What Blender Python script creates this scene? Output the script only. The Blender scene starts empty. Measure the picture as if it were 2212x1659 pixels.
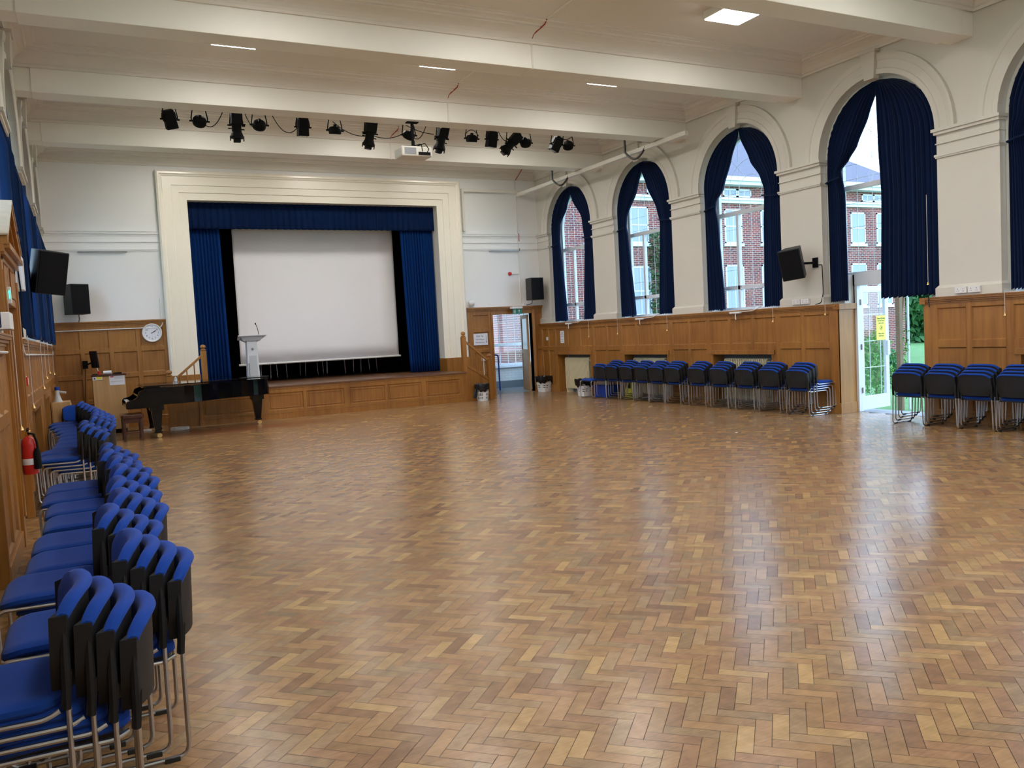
import bpy, bmesh, math, random
import numpy as np
from mathutils import Vector, Matrix
random.seed(7)
S = bpy.context.scene
COL = S.collection
PI = math.pi
# ------------------------------------------------------------------ camera
YAW, PITCH, ROLL = math.radians(26.8816), math.radians(-3.5227), math.radians(-2.9669)
cam = bpy.data.cameras.new('camera'); cam.sensor_width = 36.0; cam.lens = 36.0*1807.2/2212.0
cam.clip_start = 0.05; cam.clip_end = 300
co = bpy.data.objects.new('camera', cam); COL.objects.link(co)
fw = Vector((math.sin(YAW)*math.cos(PITCH), math.cos(YAW)*math.cos(PITCH), math.sin(PITCH)))
rt = Vector((math.cos(YAW), -math.sin(YAW), 0)); up = rt.cross(fw)
r2 = rt*math.cos(ROLL)+up*math.sin(ROLL); u2 = up*math.cos(ROLL)-rt*math.sin(ROLL)
mw = Matrix((r2, u2, -fw)).transposed().to_4x4(); mw.translation = Vector((0, 0, 1.57))
co.matrix_world = mw
S.camera = co
# ------------------------------------------------------------------ world, exposure
S.view_settings.view_transform = 'Standard'; S.view_settings.look = 'None'
S.view_settings.gamma = 1; S.view_settings.use_curve_mapping = False
S.view_settings.exposure = 1.05
W = bpy.data.worlds.new('sky'); S.world = W; W.use_nodes = True
wn = W.node_tree.nodes; wl = W.node_tree.links
bg = wn['Background']; bg.inputs['Strength'].default_value = 2.4
tc = wn.new('ShaderNodeTexCoord'); sx = wn.new('ShaderNodeSeparateXYZ'); cr = wn.new('ShaderNodeValToRGB')
nz = wn.new('ShaderNodeTexNoise'); nz.inputs['Scale'].default_value = 2.5; nz.inputs['Detail'].default_value = 5
ad = wn.new('ShaderNodeMath'); ad.operation = 'MULTIPLY_ADD'; ad.inputs[1].default_value = 0.25
wl.new(tc.outputs['Generated'], sx.inputs[0]); wl.new(tc.outputs['Generated'], nz.inputs['Vector'])
wl.new(nz.outputs['Fac'], ad.inputs[0]); wl.new(sx.outputs['Z'], ad.inputs[2]); wl.new(ad.outputs[0], cr.inputs[0])
cr.color_ramp.elements[0].position = 0.1; cr.color_ramp.elements[0].color = (.60, .80, 1, 1)
cr.color_ramp.elements[1].position = 0.9; cr.color_ramp.elements[1].color = (.42, .64, 1, 1)
wl.new(cr.outputs[0], bg.inputs['Color'])
# lights that the hall has: ceiling panels are mesh emitters, see ceiling_light below
PANEL_STRENGTH = 17.0

# ------------------------------------------------------------------ materials
def mat(name, color, rough=.6, metal=0., var=0., vscale=8., stretch=(1,1,1), bump=0., bscale=60., spec=.5, emit=None, coat=0., sheen=0.):
    m = bpy.data.materials.new(name); m.use_nodes = True
    N = m.node_tree.nodes; L = m.node_tree.links; b = N['Principled BSDF']
    b.inputs['Base Color'].default_value = (*color, 1); b.inputs['Roughness'].default_value = rough
    b.inputs['Metallic'].default_value = metal; b.inputs['Specular IOR Level'].default_value = spec
    if coat: b.inputs['Coat Weight'].default_value = coat; b.inputs['Coat Roughness'].default_value = .05
    if sheen: b.inputs['Sheen Weight'].default_value = sheen
    t = N.new('ShaderNodeTexCoord'); mp = N.new('ShaderNodeMapping'); mp.inputs['Scale'].default_value = stretch
    L.new(t.outputs['Object'], mp.inputs[0])
    n = N.new('ShaderNodeTexNoise'); n.inputs['Scale'].default_value = vscale; n.inputs['Detail'].default_value = 6
    L.new(mp.outputs[0], n.inputs['Vector'])
    mx = N.new('ShaderNodeMix'); mx.data_type = 'RGBA'
    mx.inputs['A'].default_value = (*[c*(1-var) for c in color], 1); mx.inputs['B'].default_value = (*[min(1, c*(1+var)) for c in color], 1)
    L.new(n.outputs['Fac'], mx.inputs['Factor']); L.new(mx.outputs['Result'], b.inputs['Base Color'])
    if bump:
        n2 = N.new('ShaderNodeTexNoise'); n2.inputs['Scale'].default_value = bscale; L.new(mp.outputs[0], n2.inputs['Vector'])
        bp = N.new('ShaderNodeBump'); bp.inputs['Strength'].default_value = bump; bp.inputs['Distance'].default_value = .01
        L.new(n2.outputs['Fac'], bp.inputs['Height']); L.new(bp.outputs[0], b.inputs['Normal'])
    if emit:
        b.inputs['Emission Color'].default_value = (*emit[0], 1); b.inputs['Emission Strength'].default_value = emit[1]
    return m

def wood(name, ca, cb, rough=.38, scale=1.0, axis='Z', coat=.15):
    m = bpy.data.materials.new(name); m.use_nodes = True
    N = m.node_tree.nodes; L = m.node_tree.links; b = N['Principled BSDF']
    b.inputs['Roughness'].default_value = rough; b.inputs['Coat Weight'].default_value = coat; b.inputs['Coat Roughness'].default_value = .25
    t = N.new('ShaderNodeTexCoord'); mp = N.new('ShaderNodeMapping')
    mp.inputs['Scale'].default_value = {'Z': (14, 14, .9), 'X': (.9, 14, 14), 'Y': (14, .9, 14)}[axis]
    L.new(t.outputs['Object'], mp.inputs[0])
    n = N.new('ShaderNodeTexNoise'); n.inputs['Scale'].default_value = scale; n.inputs['Detail'].default_value = 8; n.inputs['Roughness'].default_value = .62
    n.inputs['Distortion'].default_value = .6
    L.new(mp.outputs[0], n.inputs['Vector'])
    n2 = N.new('ShaderNodeTexNoise'); n2.inputs['Scale'].default_value = 1.3; n2.inputs['Detail'].default_value = 2; L.new(t.outputs['Object'], n2.inputs['Vector'])
    a = N.new('ShaderNodeMath'); a.operation = 'MULTIPLY_ADD'; a.inputs[1].default_value = .45
    L.new(n2.outputs['Fac'], a.inputs[0]); 
    s_ = N.new('ShaderNodeMath'); s_.operation = 'MULTIPLY'; s_.inputs[1].default_value = .6; L.new(n.outputs['Fac'], s_.inputs[0]); L.new(s_.outputs[0], a.inputs[2])
    r = N.new('ShaderNodeValToRGB'); r.color_ramp.elements[0].position = .36; r.color_ramp.elements[1].position = .66
    r.color_ramp.elements[0].color = (*ca, 1); r.color_ramp.elements[1].color = (*cb, 1)
    L.new(a.outputs[0], r.inputs[0]); L.new(r.outputs[0], b.inputs['Base Color'])
    return m

def glass_mat(name='window_glass', tint=(.97,.99,1)):
    m = bpy.data.materials.new(name); m.use_nodes = True
    N = m.node_tree.nodes; L = m.node_tree.links; N.remove(N['Principled BSDF']); o = N['Material Output']
    tr = N.new('ShaderNodeBsdfTransparent'); tr.inputs[0].default_value = (*tint, 1)
    g = N.new('ShaderNodeBsdfGlossy'); g.inputs['Roughness'].default_value = .02
    lw = N.new('ShaderNodeLayerWeight'); lw.inputs[0].default_value = .5; pw = N.new('ShaderNodeMath'); pw.operation = 'POWER'; pw.inputs[1].default_value = 5
    f = N.new('ShaderNodeMath'); f.operation = 'MULTIPLY_ADD'; f.inputs[1].default_value = .7; f.inputs[2].default_value = .05
    L.new(lw.outputs['Facing'], pw.inputs[0]); L.new(pw.outputs[0], f.inputs[0])
    x = N.new('ShaderNodeMixShader'); L.new(f.outputs[0], x.inputs[0]); L.new(tr.outputs[0], x.inputs[1]); L.new(g.outputs[0], x.inputs[2]); L.new(x.outputs[0], o.inputs[0])
    return m

def brick_mat(name, axis='xz', c1=(.27,.062,.045), c2=(.13,.045,.045), mortar=(.50,.42,.38), bw=.215, bh=.069):
    m = bpy.data.materials.new(name); m.use_nodes = True
    N = m.node_tree.nodes; L = m.node_tree.links; b = N['Principled BSDF']; b.inputs['Roughness'].default_value = .85
    t = N.new('ShaderNodeTexCoord'); s = N.new('ShaderNodeSeparateXYZ'); c = N.new('ShaderNodeCombineXYZ')
    L.new(t.outputs['Object'], s.inputs[0])
    L.new(s.outputs['X' if axis[0] == 'x' else 'Y'], c.inputs[0]); L.new(s.outputs['Z'], c.inputs[1])
    k = N.new('ShaderNodeTexBrick'); L.new(c.outputs[0], k.inputs[0])
    k.inputs['Color1'].default_value = (*c1, 1); k.inputs['Color2'].default_value = (*c2, 1); k.inputs['Mortar'].default_value = (*mortar, 1)
    k.inputs['Scale'].default_value = 1; k.inputs['Mortar Size'].default_value = .006; k.inputs['Brick Width'].default_value = bw; k.inputs['Row Height'].default_value = bh
    n = N.new('ShaderNodeTexNoise'); n.inputs['Scale'].default_value = 1.2; L.new(t.outputs['Object'], n.inputs['Vector'])
    h = N.new('ShaderNodeHueSaturation'); L.new(k.outputs['Color'], h.inputs['Color'])
    mr = N.new('ShaderNodeMapRange'); mr.inputs[3].default_value = .75; mr.inputs[4].default_value = 1.3; L.new(n.outputs['Fac'], mr.inputs[0]); L.new(mr.outputs[0], h.inputs['Value'])
    L.new(h.outputs[0], b.inputs['Base Color'])
    return m

M = {}
M['wall'] = mat('cream_wall_paint', (.66,.635,.565), .55, var=.04, vscale=1.5)
M['wall_end'] = mat('white_wall_paint', (.87,.87,.86), .5, var=.03, vscale=1.2)
M['ceil'] = mat('ceiling_paint', (.76,.72,.66), .7, var=.03, vscale=1)
M['beam'] = mat('beam_paint', (.88,.865,.80), .5, var=.03, vscale=1)
M['prosc'] = mat('proscenium_gloss_paint', (.90,.86,.74), .22, var=.02, vscale=1)
M['oak'] = wood('oak_panelling', (.235,.088,.014), (.41,.180,.033))
M['oakx'] = wood('oak_rail', (.235,.088,.014), (.41,.180,.033), axis='X')
M['oaky'] = wood('oak_rail_side', (.235,.088,.014), (.41,.180,.033), axis='Y')
M['oakend'] = wood('oak_panelling_end', (.24,.095,.019), (.41,.185,.044))
M['beech'] = wood('light_wood_veneer', (.50,.30,.12), (.62,.40,.18), rough=.45)
M['door'] = wood('door_wood', (.46,.24,.09), (.60,.34,.14), rough=.7, coat=0)
M['stageboard'] = wood('stage_boards', (.10,.045,.02), (.20,.09,.04), rough=.4, axis='Y')
M['darkwood'] = wood('dark_mahogany', (.045,.012,.008), (.10,.028,.016), rough=.25)
M['velvet'] = mat('navy_velvet', (.0045,.014,.05), .9, var=.25, vscale=40, stretch=(1,1,.08), spec=.1, sheen=.05)
M['velvet_lit'] = mat('lit_curtain_cloth', (.004,.022,.085), .9, var=.3, vscale=40, stretch=(1,1,.08), spec=.1, sheen=.2)  # window curtain cloth again, with the light on the left wall in its colour
M['stagecloth'] = mat('stage_curtain_cloth', (.004,.030,.14), .9, var=.3, vscale=40, stretch=(1,1,.08), spec=.05)
M['valance'] = mat('valance_cloth', (.004,.016,.065), .9, var=.2, vscale=30, stretch=(1,1,.08), spec=.1)
M['seat'] = mat('blue_upholstery', (.009,.052,.31), .92, var=.12, vscale=60, bump=.15, bscale=400, spec=.15, sheen=.08)
M['blackp'] = mat('black_plastic', (.018,.018,.018), .42, bump=.05, bscale=300)
M['shell'] = mat('perforated_shell', (.012,.012,.013), .55, spec=.3, bump=.05, bscale=300)
M['steel'] = mat('satin_steel_rod', (.55,.55,.56), .3, metal=1)
M['black'] = mat('matt_black', (.005,.005,.006), .7, spec=.15)
M['blackdrape'] = mat('black_drape', (.003,.003,.003), 1.0, spec=0)
M['gloss'] = mat('piano_lacquer', (.002,.002,.003), .08, spec=.3)
M['brass'] = mat('brass', (.75,.55,.25), .25, metal=1)
M['ivory'] = mat('piano_keys', (.85,.83,.76), .2)
M['white'] = mat('white_plastic', (.80,.80,.79), .4)
M['upvc'] = mat('white_window_frame', (.70,.74,.78), .3)
M['cream'] = mat('cream_radiator_enamel', (.74,.65,.43), .3)
M['screen'] = mat('projection_screen_fabric', (.90,.90,.92), .8)
M['grey'] = mat('grey_metal', (.30,.31,.33), .4, metal=.6)
M['lgrey'] = mat('light_grey_panel', (.50,.54,.58), .3)
M['paper'] = mat('white_paper', (.80,.82,.88), .7)
M['ink'] = mat('dark_ink', (.05,.05,.07), .8)
M['red'] = mat('red_enamel', (.55,.02,.015), .3)
M['redcable'] = mat('red_cable_sheath', (.35,.03,.02), .5)
M['green'] = mat('green_sign', (.01,.20,.12), .4)
M['yellow'] = mat('yellow_sign', (.85,.78,.10), .5)
M['bag'] = mat('black_bin_liner', (.010,.010,.012), .22, bump=.8, bscale=25)
M['binw'] = mat('white_bin_plastic', (.80,.82,.83), .4)
M['blueplastic'] = mat('blue_plastic', (.01,.06,.42), .4)
M['cloth'] = mat('white_cloth_bag', (.68,.64,.60), .85)
M['glass'] = glass_mat()
M['panel'] = mat('lit_diffuser', (1,1,1), .5, emit=((1.0,.95,.90), PANEL_STRENGTH))
M['fitting'] = mat('light_fitting_white', (.8,.78,.72), .5)
M['brick'] = brick_mat('red_brick')
M['pbrick'] = brick_mat('painted_brick', c1=(.66,.68,.66), c2=(.62,.65,.63), mortar=(.52,.55,.54))
M['slate'] = mat('roof_slate', (.13,.115,.14), .7, var=.25, vscale=6, stretch=(1,4,8))
M['lawn'] = mat('lawn_grass', (.13,.27,.08), .9, var=.35, vscale=4, bump=.6, bscale=80)
M['paving'] = mat('grey_paving', (.30,.29,.28), .8, var=.2, vscale=3)
M['corrfloor'] = mat('grey_vinyl', (.22,.24,.25), .35)
M['skirt'] = mat('dark_grey_skirting', (.13,.16,.17), .5)
M['leaf'] = mat('hedge_leaves', (.045,.17,.045), .6, var=.5, vscale=3)
M['leaf2'] = mat('shrub_leaves', (.13,.30,.05), .6, var=.5, vscale=3)
M['ivy'] = mat('ivy_leaves', (.06,.12,.04), .6, var=.5, vscale=3)
M['bark'] = mat('weathered_timber', (.22,.14,.08), .8, var=.3, vscale=5)
M['farglass'] = mat('dark_window_glass', (.30,.36,.42), .15)
M['frost'] = mat('frosted_glass', (.50,.56,.55), .35)
M['lens'] = mat('lamp_lens', (.08,.05,.03), .15)
M['fountain'] = mat('grey_shell_back', (.17,.16,.145), .45)
M['dust'] = mat('dusty_pale_board', (.52,.43,.30), .7, var=.2, vscale=12)
M['recess'] = mat('shaded_recess_grey', (.16,.17,.18), .7)  # recess grey, darkened to carry the shade between radiator columns
M['maskblue'] = mat('pale_blue_mask', (.35,.62,.80), .8)

# ------------------------------------------------------------------ mesh builder
class MB:
    def __init__(s): s.v = []; s.f = []
    def add(s, vs, fs):
        o = len(s.v); s.v += [tuple(map(float, p)) for p in vs]; s.f += [tuple(i+o for i in f) for f in fs]; return s
    def hexa(s, p):      # p: 8 points, bottom 0-3, top 4-7
        return s.add(p, [(3,2,1,0), (4,5,6,7), (0,1,5,4), (1,2,6,5), (2,3,7,6), (3,0,4,7)])
    def box(s, a, b):
        (x0,y0,z0), (x1,y1,z1) = a, b
        return s.hexa([(x0,y0,z0),(x1,y0,z0),(x1,y1,z0),(x0,y1,z0),(x0,y0,z1),(x1,y0,z1),(x1,y1,z1),(x0,y1,z1)])
    def tube(s, pts, r, n=8, closed=False):
        pts = [Vector(p) for p in pts]; k = len(pts); o = len(s.v); prev = None
        for i, p in enumerate(pts):
            if closed: t = pts[(i+1) % k]-pts[i-1]
            else: t = pts[min(i+1, k-1)]-pts[max(i-1, 0)]
            t.normalize()
            if prev is None:
                a = t.cross(Vector((0,0,1)))
                if a.length < .1: a = t.cross(Vector((0,1,0)))
            else: a = prev - t*prev.dot(t)
            a.normalize(); prev = a; b = t.cross(a)
            rr = r[i] if isinstance(r, (list, tuple)) else r
            for j in range(n):
                q = p + (a*math.cos(2*PI*j/n) + b*math.sin(2*PI*j/n))*rr; s.v.append(tuple(q))
        for i in range(k if closed else k-1):
            for j in range(n):
                i2 = (i+1) % k
                s.f.append((o+i*n+j, o+i*n+(j+1)%n, o+i2*n+(j+1)%n, o+i2*n+j))
        if not closed:
            s.f.append(tuple(o+j for j in reversed(range(n)))); s.f.append(tuple(o+(k-1)*n+j for j in range(n)))
        return s
    def cyl(s, a, b, r, n=16, r2=None): return s.tube([a, b], [r, r if r2 is None else r2], n)
    def lathe(s, prof, c=(0,0,0), n=20, axis='z'):
        o = len(s.v)
        for (r, h) in prof:
            for j in range(n):
                a = 2*PI*j/n; p = (r*math.cos(a), r*math.sin(a), h)
                if axis == 'y': p = (p[0], p[2], p[1])
                if axis == 'x': p = (p[2], p[0], p[1])
                s.v.append((p[0]+c[0], p[1]+c[1], p[2]+c[2]))
        for i in range(len(prof)-1):
            for j in range(n): s.f.append((o+i*n+j, o+i*n+(j+1)%n, o+(i+1)*n+(j+1)%n, o+(i+1)*n+j))
        s.f.append(tuple(o+j for j in reversed(range(n)))); s.f.append(tuple(o+(len(prof)-1)*n+j for j in range(n)))
        return s
    def prism(s, poly, z0, z1):      # xy polygon extruded in z
        n = len(poly)
        return s.add([(x,y,z0) for x,y in poly]+[(x,y,z1) for x,y in poly],
                     [tuple(reversed(range(n))), tuple(range(n,2*n))]+[(i,(i+1)%n,n+(i+1)%n,n+i) for i in range(n)])
    def grid(s, fn, nu, nv):
        o = len(s.v)
        for i in range(nu+1):
            for j in range(nv+1): s.v.append(tuple(map(float, fn(i/nu, j/nv))))
        for i in range(nu):
            for j in range(nv):
                a = o+i*(nv+1)+j; s.f.append((a, a+nv+1, a+nv+2, a+1))
        return s
    def sweep(s, prof, path, frames, closed_prof=False):   # prof list of (a,b); path points; frames (A,B) vectors each
        o = len(s.v); k = len(prof)
        for p, (A, B) in zip(path, frames):
            for a, b in prof: s.v.append(tuple(Vector(p)+Vector(A)*a+Vector(B)*b))
        for i in range(len(path)-1):
            for j in range(k if closed_prof else k-1):
                j2 = (j+1) % k
                s.f.append((o+i*k+j, o+(i+1)*k+j, o+(i+1)*k+j2, o+i*k+j2))
        return s
    def xf(s, m, start=0):
        for i in range(start, len(s.v)): s.v[i] = tuple(m @ Vector(s.v[i]))
        return s

def build(mb, name, material, parent=None, smooth=False, bevel=0., solid=0., recalc=True, loc=None, subd=0):
    me = bpy.data.meshes.new(name); me.from_pydata(mb.v, [], mb.f)
    if recalc:
        bm = bmesh.new(); bm.from_mesh(me); bmesh.ops.recalc_face_normals(bm, faces=bm.faces); bm.to_mesh(me); bm.free()
    mats = material if isinstance(material, list) else [material]
    for m in mats: me.materials.append(m)
    if smooth: me.polygons.foreach_set('use_smooth', [True]*len(me.polygons))
    me.update()
    o = bpy.data.objects.new(name, me); COL.objects.link(o)
    if parent: o.parent = parent
    if loc: o.location = loc
    if solid: md = o.modifiers.new('thickness', 'SOLIDIFY'); md.thickness = solid
    if bevel: md = o.modifiers.new('bevel', 'BEVEL'); md.width = bevel; md.segments = 2; md.limit_method = 'ANGLE'; md.angle_limit = .7
    if subd: md = o.modifiers.new('sub', 'SUBSURF'); md.levels = subd; md.render_levels = subd
    if smooth and bevel == 0 and subd == 0:
        try: me.set_sharp_from_angle(angle=math.radians(40))
        except Exception: pass
    return o

def tag(o, label, cat, group=None):
    o['label'] = label; o['category'] = cat
    if group: o['group'] = group
    return o
def struct(mb, name, material, **k):
    o = build(mb, name, material, **k); o['kind'] = 'structure'; return o
def thing(name, label, cat, loc=(0,0,0), rz=0., group=None, rot=None):
    o = bpy.data.objects.new(name, None); COL.objects.link(o); o.empty_display_size = .1
    o.location = loc; o.rotation_euler = rot if rot else (0,0,rz)
    return tag(o, label, cat, group)
def copy_tree(o, parent=None):
    c = o.copy(); COL.objects.link(c)
    if parent: c.parent = parent
    for ch in list(o.children): copy_tree(ch, c)
    return c
_tn = [0]
def trim(mb, material, **k):
    _tn[0] += 1; return struct(mb, 'trim_%d' % _tn[0], material, **k)
def text(body, size, loc, rot, parent, material, name='lettering', align='CENTER', bold=0.):
    cu = bpy.data.curves.new(name, 'FONT'); cu.body = body; cu.size = size; cu.align_x = align; cu.extrude = .0006; cu.offset = bold
    cu.materials.append(material)
    tmp = bpy.data.objects.new(name, cu); COL.objects.link(tmp); bpy.context.view_layer.update()
    me = bpy.data.meshes.new_from_object(tmp); bpy.data.objects.remove(tmp)
    o = bpy.data.objects.new(name, me); COL.objects.link(o); o.location = loc; o.rotation_euler = rot; o.parent = parent
    return o

# ------------------------------------------------------------------ dimensions
XR, XL, YE, YN = 10.73, -.60, 19.28, -4.505
ZC, ZB, ZD, ZS, SPR = 5.72, 5.14, 1.757, .70, 4.07
D = 2.9576
BAYS = [8.804 + D*j for j in range(-4, 4)]
PIERS = [7.325 + D*j for j in range(-3, 4)]
def mp(side):
    if side == 'right': return lambda u, z, d: (XR+d, u, z)
    if side == 'left': return lambda u, z, d: (XL-d, u, z)
    if side == 'end': return lambda u, z, d: (u, YE+d, z)
    if side == 'stage': return lambda u, z, d: (u, 18.05+d, z)
def wbox(mb, P, u0, u1, z0, z1, d0, d1):
    mb.hexa([P(u0,z0,d0),P(u1,z0,d0),P(u1,z0,d1),P(u0,z0,d1),P(u0,z1,d0),P(u1,z1,d0),P(u1,z1,d1),P(u0,z1,d1)])
def cell(mb, P, u0, u1, z0, z1, d0=-.024, d1=-.004, w=.014):
    a = [(u0,z0),(u1,z0),(u1,z1),(u0,z1)]; b = [(u0+w,z0+w),(u1-w,z0+w),(u1-w,z1-w),(u0+w,z1-w)]
    vs = [P(u,z,d0) for u,z in a]+[P(u,z,d1) for u,z in b]
    mb.add(vs, [(0,1,5,4),(1,2,6,5),(2,3,7,6),(3,0,4,7),(4,5,6,7)])
def panelling(mb, P, us, zs, su=.035, d=-.024, skip=None):
    """us: stile centre lines with half widths [(u,hw)], zs: rails [(z0,z1)] from bottom to top"""
    for i in range(len(us)-1):
        a = us[i][0]+abs(us[i][1]); b = us[i+1][0]-abs(us[i+1][1])
        for j in range(len(zs)-1):
            if skip and skip(i, j): continue
            cell(mb, P, a, b, zs[j][1], zs[j+1][0], d)
        for j, (z0, z1) in enumerate(zs):
            if skip and skip(i, j-1) and skip(i, j): continue
            wbox(mb, P, a, b, z0, z1, d, 0)
    for i, (u, h) in enumerate(us):
        if h > 0: wbox(mb, P, u-h, u+h, zs[0][0], zs[-1][1], d, 0)

# ------------------------------------------------------------------ floor: herringbone of individual wood blocks
def make_floor():
    L, Wd, g = .2135, .0632, .0010
    c, s = math.sqrt(.5), math.sqrt(.5)
    U = np.array((c, -s)); V = np.array((c, s))
    ctr = np.array((5.0, 8.0)); vs = []; fs = []; col = []; tone = []
    rnd = random.Random(3)
    n = int(16/Wd)
    for j in range(-70, 71):
        # lattice i*(W,W) + j*(L,-L) in (U,V) coordinates
        for i in range(-n, n):
            bx, by = i*Wd + j*L, i*Wd - j*L
            wc = ctr + U*bx + V*by
            if wc[0] < -1.2 or wc[0] > 11.4 or wc[1] < YN-.3 or wc[1] > YE+.3: continue
            for (x0,y0,x1,y1,h) in ((bx,by,bx+L,by+Wd,0), (bx,by+Wd,bx+Wd,by+Wd+L,1)):
                x0 += g; y0 += g; x1 -= g; y1 -= g
                o = len(vs); dz = [rnd.uniform(0,.0005) for _ in range(4)]
                P = [ctr+U*a+V*b for a, b in ((x0,y0),(x1,y0),(x1,y1),(x0,y1))]
                if min(p[0] for p in P) < XL-.35 or max(p[0] for p in P) > XR+.42 or min(p[1] for p in P) < YN or max(p[1] for p in P) > YE+.12: continue
                a0, b0 = (rnd.gauss(0,.0016), rnd.gauss(0,.0016))
                cx = sum(p[0] for p in P)/4; cy = sum(p[1] for p in P)/4
                for p in P: vs.append((p[0], p[1], a0*(p[0]-cx)+b0*(p[1]-cy)))
                fs.append((o,o+1,o+2,o+3))
                t = rnd.random()**1.0
                k = rnd.random()
                base = np.array((.335,.188,.080)); lt = np.array((.41,.250,.100)); dk = np.array((.270,.142,.066)); gr = np.array((.310,.192,.092))
                q = base*(1-.30*(t-.5))
                if k < .12: q = lt*(.8+.35*t)
                elif k < .34: q = dk*(.85+.4*t)
                elif k < .52: q = gr*(.85+.3*t)
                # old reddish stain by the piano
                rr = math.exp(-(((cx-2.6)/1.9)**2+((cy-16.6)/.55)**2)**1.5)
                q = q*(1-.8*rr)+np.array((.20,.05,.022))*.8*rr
                col.append(tuple(q)); tone.append(h)
    me = bpy.data.meshes.new('floor'); me.from_pydata(vs, [], fs)
    at = me.attributes.new('block_colour', 'FLOAT_COLOR', 'FACE'); at.data.foreach_set('color', np.array([(*q,1) for q in col], dtype=np.float32).ravel())
    a2 = me.attributes.new('grain_dir', 'FLOAT', 'FACE'); a2.data.foreach_set('value', np.array(tone, dtype=np.float32))
    # seams: dark bed under the blocks
    m = bpy.data.materials.new('oak_block_floor'); m.use_nodes = True
    N = m.node_tree.nodes; Lk = m.node_tree.links; b = N['Principled BSDF']
    A = N.new('ShaderNodeAttribute'); A.attribute_name = 'block_colour'; G = N.new('ShaderNodeAttribute'); G.attribute_name = 'grain_dir'
    tc = N.new('ShaderNodeTexCoord')
    m1 = N.new('ShaderNodeMapping'); m1.inputs['Rotation'].default_value = (0,0,PI/4); m1.inputs['Scale'].default_value = (8,90,1)
    m2 = N.new('ShaderNodeMapping'); m2.inputs['Rotation'].default_value = (0,0,-PI/4); m2.inputs['Scale'].default_value = (8,90,1)
    Lk.new(tc.outputs['Object'], m1.inputs[0]); Lk.new(tc.outputs['Object'], m2.inputs[0])
    mv = N.new('ShaderNodeMix'); mv.data_type = 'VECTOR'; Lk.new(G.outputs['Fac'], mv.inputs['Factor']); Lk.new(m1.outputs[0], mv.inputs['A']); Lk.new(m2.outputs[0], mv.inputs['B'])
    n1 = N.new('ShaderNodeTexNoise'); n1.inputs['Scale'].default_value = 1.2; n1.inputs['Detail'].default_value = 6; Lk.new(mv.outputs['Result'], n1.inputs['Vector'])
    n2 = N.new('ShaderNodeTexNoise'); n2.inputs['Scale'].default_value = 14; n2.inputs['Detail'].default_value = 5; Lk.new(tc.outputs['Object'], n2.inputs['Vector'])
    n3 = N.new('ShaderNodeTexNoise'); n3.inputs['Scale'].default_value = .45; n3.inputs['Detail'].default_value = 4; Lk.new(tc.outputs['Object'], n3.inputs['Vector'])
    r1 = N.new('ShaderNodeMapRange'); r1.inputs[3].default_value = .78; r1.inputs[4].default_value = 1.22; Lk.new(n1.outputs['Fac'], r1.inputs[0])
    r2_ = N.new('ShaderNodeMapRange'); r2_.inputs[1].default_value = .3; r2_.inputs[2].default_value = .7; r2_.inputs[3].default_value = .86; r2_.inputs[4].default_value = 1.12; Lk.new(n2.outputs['Fac'], r2_.inputs[0])
    mu = N.new('ShaderNodeMath'); mu.operation = 'MULTIPLY'; Lk.new(r1.outputs[0], mu.inputs[0]); Lk.new(r2_.outputs[0], mu.inputs[1])
    hs = N.new('ShaderNodeHueSaturation'); Lk.new(A.outputs['Color'], hs.inputs['Color']); Lk.new(mu.outputs[0], hs.inputs['Value'])
    Lk.new(hs.outputs[0], b.inputs['Base Color'])
    rr = N.new('ShaderNodeMapRange'); rr.inputs[1].default_value = .35; rr.inputs[2].default_value = .65; rr.inputs[3].default_value = .20; rr.inputs[4].default_value = .34; Lk.new(n3.outputs['Fac'], rr.inputs[0])
    r3 = N.new('ShaderNodeMath'); r3.operation = 'MULTIPLY_ADD'; r3.inputs[1].default_value = .10; Lk.new(n2.outputs['Fac'], r3.inputs[0]); Lk.new(rr.outputs[0], r3.inputs[2])
    b.inputs['Roughness'].default_value = .23; b.inputs['Specular IOR Level'].default_value = .5
    bmp = N.new('ShaderNodeBump'); bmp.inputs['Strength'].default_value = .06; bmp.inputs['Distance'].default_value = .01; Lk.new(n2.outputs['Fac'], bmp.inputs['Height']); Lk.new(bmp.outputs[0], b.inputs['Normal'])
    me.materials.append(m)
    o = bpy.data.objects.new('floor', me); COL.objects.link(o); o['kind'] = 'structure'
    bed = MB().box((XL-.45, YN-.1, -.12), (XR+.05, YE+.14, -.004))
    bed.box((XR+.05, 8.0, -.12), (XR+.42, 9.53, -.004))
    struct(bed, 'floor_bed', mat('dark_bitumen', (.035,.018,.010), .6))
make_floor()

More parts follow.
